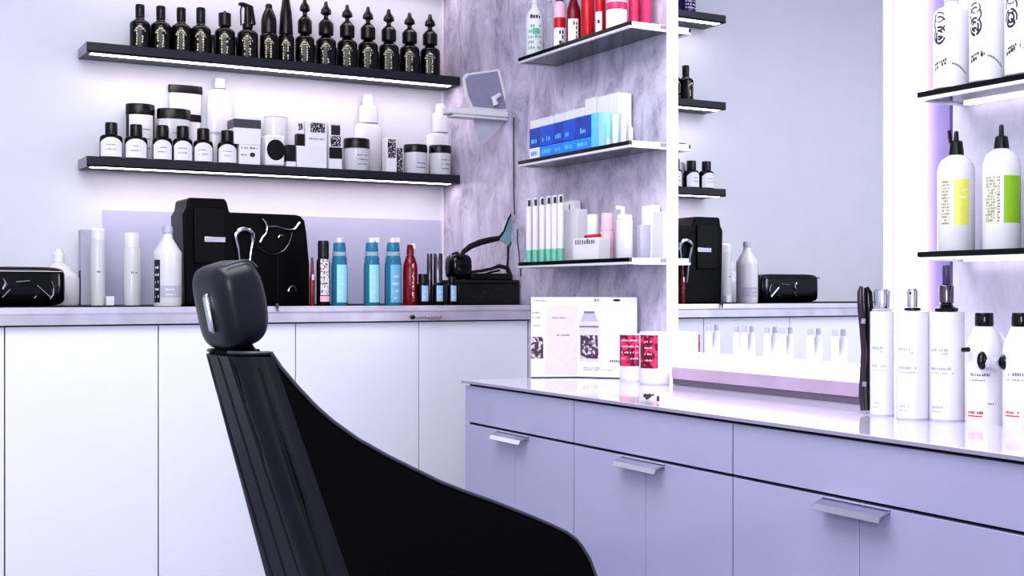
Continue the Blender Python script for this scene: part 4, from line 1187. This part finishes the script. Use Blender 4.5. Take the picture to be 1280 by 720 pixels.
def shoulder(px0, px1, ybot, label, yc0, yc1, cw, seed):
    X, Y, r, s_ = vbot(px0, px1, ybot)
    fa = face(X, Y)
    h = lambda py: zat(py, s_) - VTOP
    hc = h(yc1)
    hs = h(438)
    t = thing('tonic_bottle', label, 'bottle', (X, Y, VTOP), group='white shouldered bottles with red print')
    c = cw / s_ / 2
    MB().lathe([(r * 0.98, 0), (r * 0.98, 0.004), (r, 0.006), (r, hs), (r * 0.95, hs + 0.012), (r * 0.78, h(420)), (r * 0.62, h(412)), (c * 1.06, hc - 0.002), (c * 0.9, hc)], 40).build('body', whtg, t)
    MB().lathe([(c * 1.0, hc + 0.0005), (c * 1.02, hc + 0.003), (c * 1.0, h(yc0) - 0.002), (c * 0.94, h(yc0))], 26).build('cap', blkg, t)
    p = MB(); g = rng_for(seed)
    p.glyphs(r * 1.004, fa - 0.75, fa + 0.3, h(469), 0.0075, g)
    p.glyphs(r * 1.004, fa - 0.8, fa + 0.1, h(475), 0.004, g)
    p.glyphs(r * 1.004, fa + 0.2, fa + 0.65, h(504), 0.005, g)
    p.build('print', mat('bottle_print%d' % seed, (120, 118, 130), rough=0.5), t)
    p = MB(); p.glyphs(r * 1.004, fa - 0.95, fa - 0.05, h(516), 0.007, g); p.patch(r * 1.004, fa - 0.95, fa - 0.1, h(519.5), h(518), 6)
    p.build('print', redtxt_m, t)
    return X, Y, r, s_, fa
X4, Y4, r4, s4, f4 = shoulder(1207.5, 1253, 532, 'white shouldered bottle with black cap and red line, clip around its neck', 391, 407.5, 22, 11)
X5, Y5, r5, s5, f5 = shoulder(1254.5, 1298, 539, 'white shouldered bottle with black cap cut by the right frame edge', 391, 408, 22, 12)
# dark-padded clip hung around the left tonic bottle
zz_ = zat(449, s4)
t = thing('padded_clip', 'grey clip with round black pads hung on the shouldered bottle front', 'clip', (X4 + math.cos(f4) * (r4 + 0.010), Y4 + math.sin(f4) * (r4 + 0.010), zz_))
ex = Vector((-math.sin(f4), math.cos(f4), 0)); en = Vector((math.cos(f4), math.sin(f4), 0))
def pad(m_, dx, dn, rx, rz_, dz=0.0):
    for k in range(1):
        n = 18; vs_ = []; 
        for layer, sc_ in ((0.0, 0.9), (0.004, 1.0), (0.014, 0.95), (0.018, 0.6)):
            for q in range(n):
                a = 2 * PI * q / n
                pnt = ex * (dx + rx * sc_ * math.cos(a)) + en * (dn + layer) + Vector((0, 0, dz + rz_ * sc_ * math.sin(a)))
                vs_.append(tuple(pnt))
        fs_ = []
        for l in range(3):
            for q in range(n):
                w_ = (q + 1) % n
                fs_.append((l * n + q, l * n + w_, (l + 1) * n + w_, (l + 1) * n + q))
        fs_.append(tuple(reversed(range(n)))); fs_.append(tuple(range(3 * n, 4 * n)))
        m_.add(vs_, fs_)
    return m_
pad(MB(), -2.5 / s4, 0.0, 6.0 / s4, 11.5 / s4).build('pad', blkg, t)
pad(MB(), 24.0 / s4, 0.055, 8.5 / s4, 9.5 / s4).build('pad', blkg, t)
MB().tube([tuple(ex * (3 / s4) + en * 0.004 + Vector((0, 0, -0.006))), tuple(ex * (11 / s4) + en * 0.010 + Vector((0, 0, -0.008))), tuple(ex * (19 / s4) + en * 0.050 + Vector((0, 0, -0.006)))], 0.014, 10).build('bridge', lgrey_m, t)
MB().tube([tuple(ex * (-25 / s4) + en * -0.02 + Vector((0, 0, 12 / s4))), tuple(ex * (-18 / s4) + en * -0.006 + Vector((0, 0, 13 / s4)))], 0.006, 8).build('arm_tip', blkg, t)
MB().tube([tuple(ex * (24 / s4) + en * 0.012 + Vector((0, 0, 0.012))), tuple(ex * (24 / s4) + en * 0.0 + Vector((0, 0, 0.05))), tuple(ex * (19 / s4) + en * -0.012 + Vector((0, 0, 0.066)))], 0.005, 8).build('arm', lgrey_m, t)

# dark hair-clip tool leaning by the spray bottles
Xk, Yk, rk_, sk = vbot(1074, 1089, 517)
t = thing('hair_straightener', 'upright dark glossy hair straightener beside the left cylinder bottle', 'hair straightener', (Xk, Yk, VTOP))
fk = face(Xk, Yk); kx = Vector((-math.sin(fk), math.cos(fk), 0)); kn = Vector((math.cos(fk), math.sin(fk), 0))
def kp(px, py, dn=0.0): return tuple(kx * ((px - 1081.5) / sk) + kn * dn + Vector((0, 0, max(0.008, zat(py, sk) - VTOP))))
MB().tube([kp(1084, 515), kp(1083, 500), kp(1082, 470), kp(1083.5, 440), kp(1085, 410), kp(1086, 385), kp(1085, 366), kp(1083, 359)], [0.010, 0.012, 0.013, 0.012, 0.013, 0.013, 0.012, 0.007], 12).build('arm', blkg, t)
MB().tube([kp(1079.5, 512, 0.024), kp(1077.5, 495, 0.024), kp(1078, 470, 0.02), kp(1080, 440, 0.02), kp(1078, 410, 0.024), kp(1076, 385, 0.026), kp(1075.5, 365, 0.026), kp(1077, 358, 0.026)], [0.008, 0.009, 0.008, 0.008, 0.008, 0.009, 0.008, 0.005], 12).build('arm', mat('plum_gloss', (58, 44, 58), rough=0.15), t)
MB().tube([kp(1079, 404, 0.036), kp(1079.5, 398, 0.036)], 0.006, 8).build('screw', chrome_m, t)
MB().tube([kp(1080, 482, 0.03), kp(1080.5, 476, 0.03)], 0.006, 8).build('screw', chrome_m, t)

# standing booklet
p0, p1, p2 = onY(664, VEND - 0.04)[0], None, None
A3 = Vector((onY(664, VEND - 0.03)[0], VEND - 0.03, VTOP))
Yc3 = VEND - 0.10
B3 = Vector((onY(722, Yc3)[0], Yc3, VTOP))
Xe = W - 0.012 - 0.024
C3 = Vector((Xe, onX(796, Xe)[0], VTOP))
t = thing('booklet', 'open white product booklet standing at the far end of the vanity', 'booklet', tuple(B3))
HB = zat(371.5, onY(722, Yc3)[1]) - VTOP
def page(P, Q, name, flip):
    ex_ = (Q - P); L = ex_.length; ex_.normalize()
    n_ = Vector((ex_.y, -ex_.x, 0))
    if n_.dot(-B3) < 0: n_ = -n_
    o_ = P - B3
    def pt(u, v, k=0.0): return tuple(o_ + ex_ * (u * L) + Vector((0, 0, v * HB)) + n_ * k)
    m_ = MB()
    m_.add([pt(0, 0.012, k) for k in (0, -0.006)] + [pt(1, 0.012, k) for k in (0, -0.006)] + [pt(1, 1, k) for k in (0, -0.006)] + [pt(0, 1, k) for k in (0, -0.006)],
           [(0, 2, 4, 6), (7, 5, 3, 1), (0, 1, 3, 2), (2, 3, 5, 4), (4, 5, 7, 6), (6, 7, 1, 0)])
    pg = m_.build(name, pap, t, smooth=False)
    m_ = MB()
    m_.add([pt(0, 0, k) for k in (0.003, -0.009)] + [pt(1, 0, k) for k in (0.003, -0.009)] + [pt(1, 0.0115, k) for k in (0.003, -0.009)] + [pt(0, 0.0115, k) for k in (0.003, -0.009)],
           [(0, 2, 4, 6), (7, 5, 3, 1), (0, 1, 3, 2), (2, 3, 5, 4), (4, 5, 7, 6), (6, 7, 1, 0)])
    m_.build('cover_edge', blk, pg, smooth=False)
    def poly(pts, mm, nm, k=0.0008):
        MB().add([pt(u, v, k) for u, v in pts], [tuple(range(len(pts)))]).build(nm, mm, pg, smooth=False)
    return pt, poly, pg, L, ex_
pgm = mat('page_lilac', (226, 216, 234), rough=0.5)
pt, poly, pg, L, ex_ = page(A3, B3, 'page', 1)
poly([(0.30, 0.04), (1.0, 0.04), (1.0, 0.9), (0.42, 0.9), (0.32, 0.8)], pgm, 'tint_area', 0.0004)
poly([(0.0, 0.24), (0.26, 0.24), (0.26, 0.47), (0.22, 0.51), (0.0, 0.51)], photo_m, 'photo')
poly([(0.04, 0.64), (0.2, 0.64), (0.2, 0.66), (0.04, 0.66)], lgrey_m, 'rule')
g = rng_for('pg1'); m_ = MB()
for (u, v, ll, hh_) in ((0.45, 0.735, 0.3, 0.006), (0.55, 0.52, 0.28, 0.006), (0.02, 0.74, 0.18, 0.006), (0.02, 0.80, 0.18, 0.006), (0.05, 0.95, 0.3, 0.005)):
    MB().glyphs_flat(pt(u, v, 0.001), ex_, (0, 0, 1), ll * L, hh_, g).build('print', grey_m, pg)
pt, poly, pg, L, ex_ = page(B3, C3, 'page', 1)
sil = [(0.03, 0.20), (0.36, 0.20), (0.38, 0.70), (0.33, 0.78), (0.30, 0.80), (0.30, 0.83), (0.10, 0.83), (0.10, 0.80), (0.06, 0.76), (0.03, 0.70)]
poly(sil, mat('page_bottle', (216, 208, 222), rough=0.5), 'bottle_picture', 0.0005)
poly([(0.06, 0.70), (0.34, 0.70), (0.29, 0.80), (0.11, 0.80)], lgrey_m, 'bottle_picture', 0.0009)
poly([(0.11, 0.80), (0.29, 0.80), (0.29, 0.825), (0.11, 0.825)], grey_m, 'bottle_picture', 0.0009)
poly([(0.05, 0.24), (0.345, 0.24), (0.355, 0.30), (0.34, 0.53), (0.05, 0.53)], photo_m, 'photo', 0.0011)
poly([(0.03, 0.625), (0.36, 0.625), (0.36, 0.645), (0.03, 0.645)], grey_m, 'rule', 0.0010)
n2 = 14
poly([(0.665 + 0.065 * math.cos(2 * PI * k / n2), 0.963 + 0.014 * math.sin(2 * PI * k / n2)) for k in range(n2)], blk, 'emblem', 0.001)
m_ = MB(); g = rng_for('pg2')
for (u, v, ll, hh_) in ((0.29, 0.945, 0.09, 0.015), (0.55, 0.20, 0.2, 0.010), (0.10, 0.12, 0.28, 0.004), (0.10, 0.095, 0.5, 0.004), (0.06, 0.36, 0.26, 0.010), (0.06, 0.42, 0.26, 0.012)):
    MB().glyphs_flat(pt(u, v, 0.0014), ex_, (0, 0, 1), ll * L, hh_, g).build('print', grey_m, pg)

# red-printed tumbler jars
def candle(px0, px1, ybot, ytop, label, yl0, yl1, a0, a1):
    X, Y, r, s_ = vbot(px0, px1, ybot)
    lim = W - 0.012 - r
    if X > lim:
        a_, b_ = dirs((px0 + px1) / 2)
        X, Y, s_ = lim, lim * b_ / a_, a_ / lim
    t = thing('candle_jar', label, 'jar', (X, Y, VTOP), group='red and white tumblers on the vanity')
    h = lambda py: zat(py, s_) - VTOP
    fa = face(X, Y)
    H = h(ytop)
    MB().lathe([(r * 0.92, 0), (r * 0.99, 0.005), (r, 0.012), (r, H - 0.004), (r * 0.97, H), (r * 0.93, H - 0.002), (r * 0.93, H - 0.02)], 36).build('tumbler', whtg, t)
    MB().patch(r * 1.006, fa + a0, fa + a1, h(yl0), h(yl1), 14).build('label', redpat_m, t)
    MB().patch(r * 1.003, fa - 1.4, fa + 1.4, h(yl0) - 0.002, h(yl0) - 0.0005, 14).build('rim_line', lgrey_m, t)
    p = MB(); g = rng_for(px0)
    for k in range(4): p.glyphs(r * 1.012, fa + a0 + 0.45, fa + a1 - 0.35, h(yl0) + 0.025 + 0.022 * k, 0.007, g)
    p.build('print', pink_m, t)
    return X, Y, r
candle(799, 838.5, 481.5, 415, 'front red and white tumbler jar beside the mirror ledge', 459.5, 418.5, -1.15, 0.18)
candle(774.5, 801, 477, 417, 'rear red and white tumbler jar half hidden beside the booklet', 457, 418.5, -1.4, 1.2)
# small dark clips on the vanity top
def onz(px, py):
    s_ = (py - HZ) / (EYE - VTOP)
    a, b = dirs(px)
    return a / s_, b / s_
x_, y_ = onz(808.5, 500)
t = thing('hair_pin', 'tiny heart-shaped black clip lying on the vanity top', 'hair clip', (x_, y_, VTOP + 0.0005), face(x_, y_))
MB().prism([(0.0, -0.002), (-0.012, 0.010), (-0.006, 0.018), (0.002, 0.015), (0.010, 0.018), (0.014, 0.008)], -0.006, 0.006, 'x').build('grip', blk, t, bevel=0.001)
MB().tube([(0, 0.012, 0.012), (0, 0.022, 0.014)], 0.003, 6).build('prong', blk, t)
t.location.z += 0.002
x_, y_ = onz(822.5, 503)
o = MB().tube([(x_, y_, VTOP + 0.004), (x_, y_, VTOP + 0.012), (x_ + 0.001, y_ + 0.001, VTOP + 0.019)], [0.004, 0.004, 0.003], 8).build('bobby_pin', dgrey_m)
tag(o, 'tiny dark peg standing right of the heart-shaped clip on the vanity', 'hair clip')

# ------------------------------------------------------------------ barber chair
HD = math.radians(8.0)
CH = thing('barber_chair', 'black leather barber chair with headrest seen from behind', 'chair')
def chair_mesh():
    pass
Z0, ZT = 0.34, 1.092
REC = math.tan(math.radians(18.0))
def half_w(z):
    t_ = (ZT - z) / 0.39
    return 0.095 + 0.040 * t_
# path: u in [-1,1] rear, then corner, then wing
RC = 0.055
WINGL = 0.515
def wing_top(l):
    pts = [(0.0, ZT), (0.007, 1.069), (0.025, 1.032), (0.048, 0.992), (0.07, 0.964), (0.103, 0.931), (0.148, 0.897), (0.193, 0.868), (0.237, 0.84), (0.285, 0.816), (0.327, 0.797), (0.369, 0.776), (0.412, 0.754), (0.446, 0.735), (0.472, 0.719), (0.491, 0.701), (0.504, 0.674), (0.509, 0.643), (0.513, 0.60), (0.515, 0.50)]
    for (a, b), (c, d) in zip(pts, pts[1:]):
        if l <= c:
            k = (l - a) / (c - a)
            return b + (d - b) * k
    return pts[-1][1]
def shell_pt(sgn, seg, q, z):
    """seg 0 rear (q 0..1 out from the middle), 1 corner, 2 wing (q metres)"""
    hw_ = half_w(z)
    back = -(z - Z0) * REC                   # recline
    fl = 0.0
    if seg == 0:
        return Vector((back, sgn * q * (hw_ - RC), z))
    if seg == 1:
        a = q * PI / 2
        return Vector((back + RC * (1 - math.cos(a)), sgn * (hw_ - RC + RC * math.sin(a)), z))
    flare = 0.20 * q - 0.10 * q * q
    return Vector((back + RC + q, sgn * (hw_ + flare), z))
cols_ = []
NR = 60
for i in range(NR + 1): cols_.append((0, i / NR, 0.0))
for i in range(1, 13): cols_.append((1, i / 12, 0.0))
for i in range(1, 61): cols_.append((2, WINGL * i / 60, WINGL * i / 60))
NV = 26
GRO = [0.0, 0.36, 0.86]
verts, faces = [], []
full = [(-1,) + c for c in reversed(cols_[1:])] + [(1,) + c for c in cols_]
for sgn, seg, q, l in full:
    zt_c = wing_top(l) if seg == 2 else ZT
    for v in range(NV + 1):
        z_ = Z0 + (zt_c - Z0) * v / NV
        P = shell_pt(sgn, seg, q, z_)
        if seg == 0:                          # stitched channels on the rear
            for g0 in GRO:
                dq = abs(q - g0) * (half_w(z_) - RC)
                if dq < 0.0045 and z_ < ZT - 0.02:
                    P.x += 0.007 * (1 - dq / 0.0045)
            P.x -= 0.0
        if seg == 1:
            dq = abs(q - 0.62) * RC * PI / 2
            if dq < 0.005 and z_ < ZT - 0.02: P += Vector((1, -sgn, 0)).normalized() * 0.006 * (1 - dq / 0.005)
        verts.append(P)
nc = len(full)
for i in range(nc - 1):
    for v in range(NV):
        a = i * (NV + 1) + v
        b = (i + 1) * (NV + 1) + v
        faces.append((b, a, a + 1, b + 1))
# outer shell with thickness
sh = MB().add(verts, faces)
so_ = sh.build('back_shell', leather_shade, CH, angle=60)
md = so_.modifiers.new('thick', 'SOLIDIFY'); md.thickness = 0.045; md.offset = -1.0
# rear upholstered panel laid over the shell's rear
pv, pf = [], []
NPV = 30
psel = [(-1,) + c for c in reversed(cols_[1:73]) if c[0] < 1 or c[1] <= 1.0] + [(1,) + c for c in cols_[:73]]
for sgn, seg, q, l in psel:
    for v in range(NPV + 1):
        z_ = Z0 + 0.02 + (ZT - 0.006 - Z0 - 0.02) * v / NPV
        P = shell_pt(sgn, seg, q, z_)
        if seg == 0: n_ = Vector((-1, 0, 0))
        else:
            a = q * PI / 2
            n_ = Vector((-math.cos(a), sgn * math.sin(a), 0))
        k = 0.006
        uu = q * (half_w(z_) - RC) if seg == 0 else (half_w(z_) - RC) + q * RC * PI / 2
        wtot = half_w(z_) - RC + RC * PI / 2
        for g0 in (0.0, 0.38, 0.76):
            dq = abs(uu - g0 * wtot)
            if dq < 0.005 and z_ < ZT - 0.022: k -= 0.008 * (1 - dq / 0.005)
        pv.append(P + n_ * k)
for i in range(len(psel) - 1):
    for v in range(NPV):
        a = i * (NPV + 1) + v; b = (i + 1) * (NPV + 1) + v
        pf.append((b, a, a + 1, b + 1))
MB().add(pv, pf).build('back_panel', leather, CH, angle=60)
for sgn, g0 in ((1, 0.76), (1, 0.38), (1, 0.0), (-1, 0.38), (-1, 0.76)):
    line = []
    for v in range(25):
        z_ = Z0 + 0.03 + (ZT - 0.026 - Z0 - 0.03) * v / 24
        wr_ = half_w(z_) - RC
        uu = g0 * (wr_ + RC * PI / 2)
        seg, q = (0, uu / wr_) if uu <= wr_ else (1, (uu - wr_) / (RC * PI / 2))
        P = shell_pt(sgn, seg, q, z_)
        a = q * PI / 2 if seg else 0.0
        P = P + Vector((-math.cos(a), sgn * math.sin(a), 0)) * 0.0035
        line.append(tuple(P))
    MB().tube(line, 0.0026, 6).build('stitched_seam', seam_m, CH)
# piping along the top edge of both wings
for sgn in (1, -1):
    line = [tuple(shell_pt(sgn, 0, 0, ZT))] if False else []
    pp = []
    for seg, q, l in cols_[55:]:
        zt_c = wing_top(l) if seg == 2 else ZT
        P = shell_pt(sgn, seg, q, zt_c)
        pp.append((P.x, P.y, P.z + 0.001))
    MB().tube(pp, 0.0035, 6).build('piping', pipe_m, CH)
# top roll of the backrest, seat, base
MB().ell((0.26, 0, 0.44), (0.23, 0.13, 0.075), 32, 14, 0.5).build('seat', leather, CH)
MB().lathe([(0.30, 0.0), (0.31, 0.012), (0.28, 0.03), (0.08, 0.05), (0.055, 0.07), (0.055, 0.36), (0.16, 0.39), (0.16, 0.40)], 40, cx=0.26).build('base', chrome_m, CH)
MB().tube([(0.58, -0.15, 0.42), (0.70, -0.15, 0.28), (0.80, -0.15, 0.14), (0.80, 0.15, 0.14), (0.70, 0.15, 0.28), (0.58, 0.15, 0.42)], 0.014, 10).build('footrest', chrome_m, CH)
# headrest
bx_ = -(ZT - Z0) * REC
hr = MB()
HW_, HDp, HH_ = 0.080, 0.041, 0.078
hr.ell((0, 0, 0), (HDp, HW_, HH_), 48, 28, 0.5)
ca, sa_ = math.cos(math.radians(-17)), math.sin(math.radians(-17))
hc_ = Vector((bx_ + 0.016, 0, ZT + 0.008 + HH_))
def tilt(p):
    x, y, z_ = p
    # fuller crown towards the front, slimmer foot
    x = x + 0.018 * (z_ / HH_) * 0.4 + (0.010 * (1 - (z_ / HH_) ** 2) if x > 0 else 0)
    return (hc_.x + x * ca + z_ * sa_, y, hc_.z - x * sa_ + z_ * ca)
hr.v = [tilt(p) for p in hr.v]
ho = hr.build('headrest', leather, CH, angle=80)
bar = MB().tube([tilt((-HDp - 0.0005, -0.012, -0.038)), tilt((-HDp - 0.0025, -0.012, -0.033)), tilt((-HDp - 0.0025, -0.012, 0.027)), tilt((-HDp - 0.0005, -0.012, 0.032))], [0.004, 0.0075, 0.0075, 0.004], 12)
bar.build('chrome_bar', chrome_m, ho)
for yy in (-0.060, -0.045):
    line = []
    for k in range(9):
        a = -0.2 + 1.2 * k / 8
        cx_, cz_ = math.cos(PI / 2 - a), math.sin(PI / 2 - a)
        line.append(tilt((HDp * math.copysign(abs(cx_) ** 0.5, cx_) * 0.985, yy, HH_ * math.copysign(abs(cz_) ** 0.5, cz_) * 0.985)))
    MB().tube(line, 0.002, 6).build('seam', pipe_m, ho)
for yy in (-0.03, 0.03):
    MB().tube([(bx_ + 0.026, yy, ZT - 0.03), (bx_ + 0.020, yy, ZT + 0.03)], 0.006, 10).build('headrest_post', chrome_m, CH)
# place the chair
Zc = 2.25
def cam_pt(px, py, Z):
    a, b = dirs(px)
    return Vector((a / F * Z, b / F * Z, zat(py, F / Z)))
anchor = cam_pt(275, 441, Zc)
CH.rotation_euler = (0, 0, HD)
c_, s__ = math.cos(HD), math.sin(HD)
CH.location = (anchor.x - bx_ * c_, anchor.y - bx_ * s__, 0)

# ------------------------------------------------------------------ light
def area(name, loc, target, size, power, col=(1, 1, 1), size_y=None):
    l = bpy.data.lights.new(name, 'AREA')
    l.energy = power; l.color = col; l.size = size
    if size_y:
        l.shape = 'RECTANGLE'; l.size_y = size_y
    o = bpy.data.objects.new(name, l)
    C.objects.link(o)
    o.location = loc
    o.rotation_euler = (Vector(target) - Vector(loc)).to_track_quat('-Z', 'Y').to_euler()
    return o
area('ceiling_light', (0.5, 2.3, 3.3), (0.5, 2.3, 0), 2.2, 100, (0.97, 0.97, 1.0), 2.6)
area('fill_softbox', (-1.2, -1.2, 2.1), (1.2, 5.2, 1.0), 1.8, 96, (0.955, 0.965, 1.0), 1.6)  # unseen softbox added behind the camera to brighten the back wall
wld = bpy.data.worlds.new('world'); SC.world = wld
wld.use_nodes = True
wld.node_tree.nodes['Background'].inputs['Color'].default_value = (0.8, 0.82, 1.0, 1)
wld.node_tree.nodes['Background'].inputs['Strength'].default_value = 0.5

# ------------------------------------------------------------------ camera
cam = bpy.data.cameras.new('camera')
cam.sensor_width = 36.0
cam.lens = 36.0 * F / 1280.0
cam.shift_y = (HZ - 360.0) / 1280.0
cam.clip_start = 0.02
co = bpy.data.objects.new('camera', cam)
C.objects.link(co)
co.location = (0, 0, EYE)
co.rotation_euler = (PI / 2, 0, -TH)
SC.camera = co

SC.view_settings.view_transform = 'Standard'
SC.view_settings.look = 'Medium High Contrast'
SC.view_settings.exposure = 0.0
SC.view_settings.gamma = 1.0
try:
    SC.cycles.use_denoising = True
    SC.cycles.max_bounces = 10
    SC.cycles.transmission_bounces = 8
except Exception:
    pass
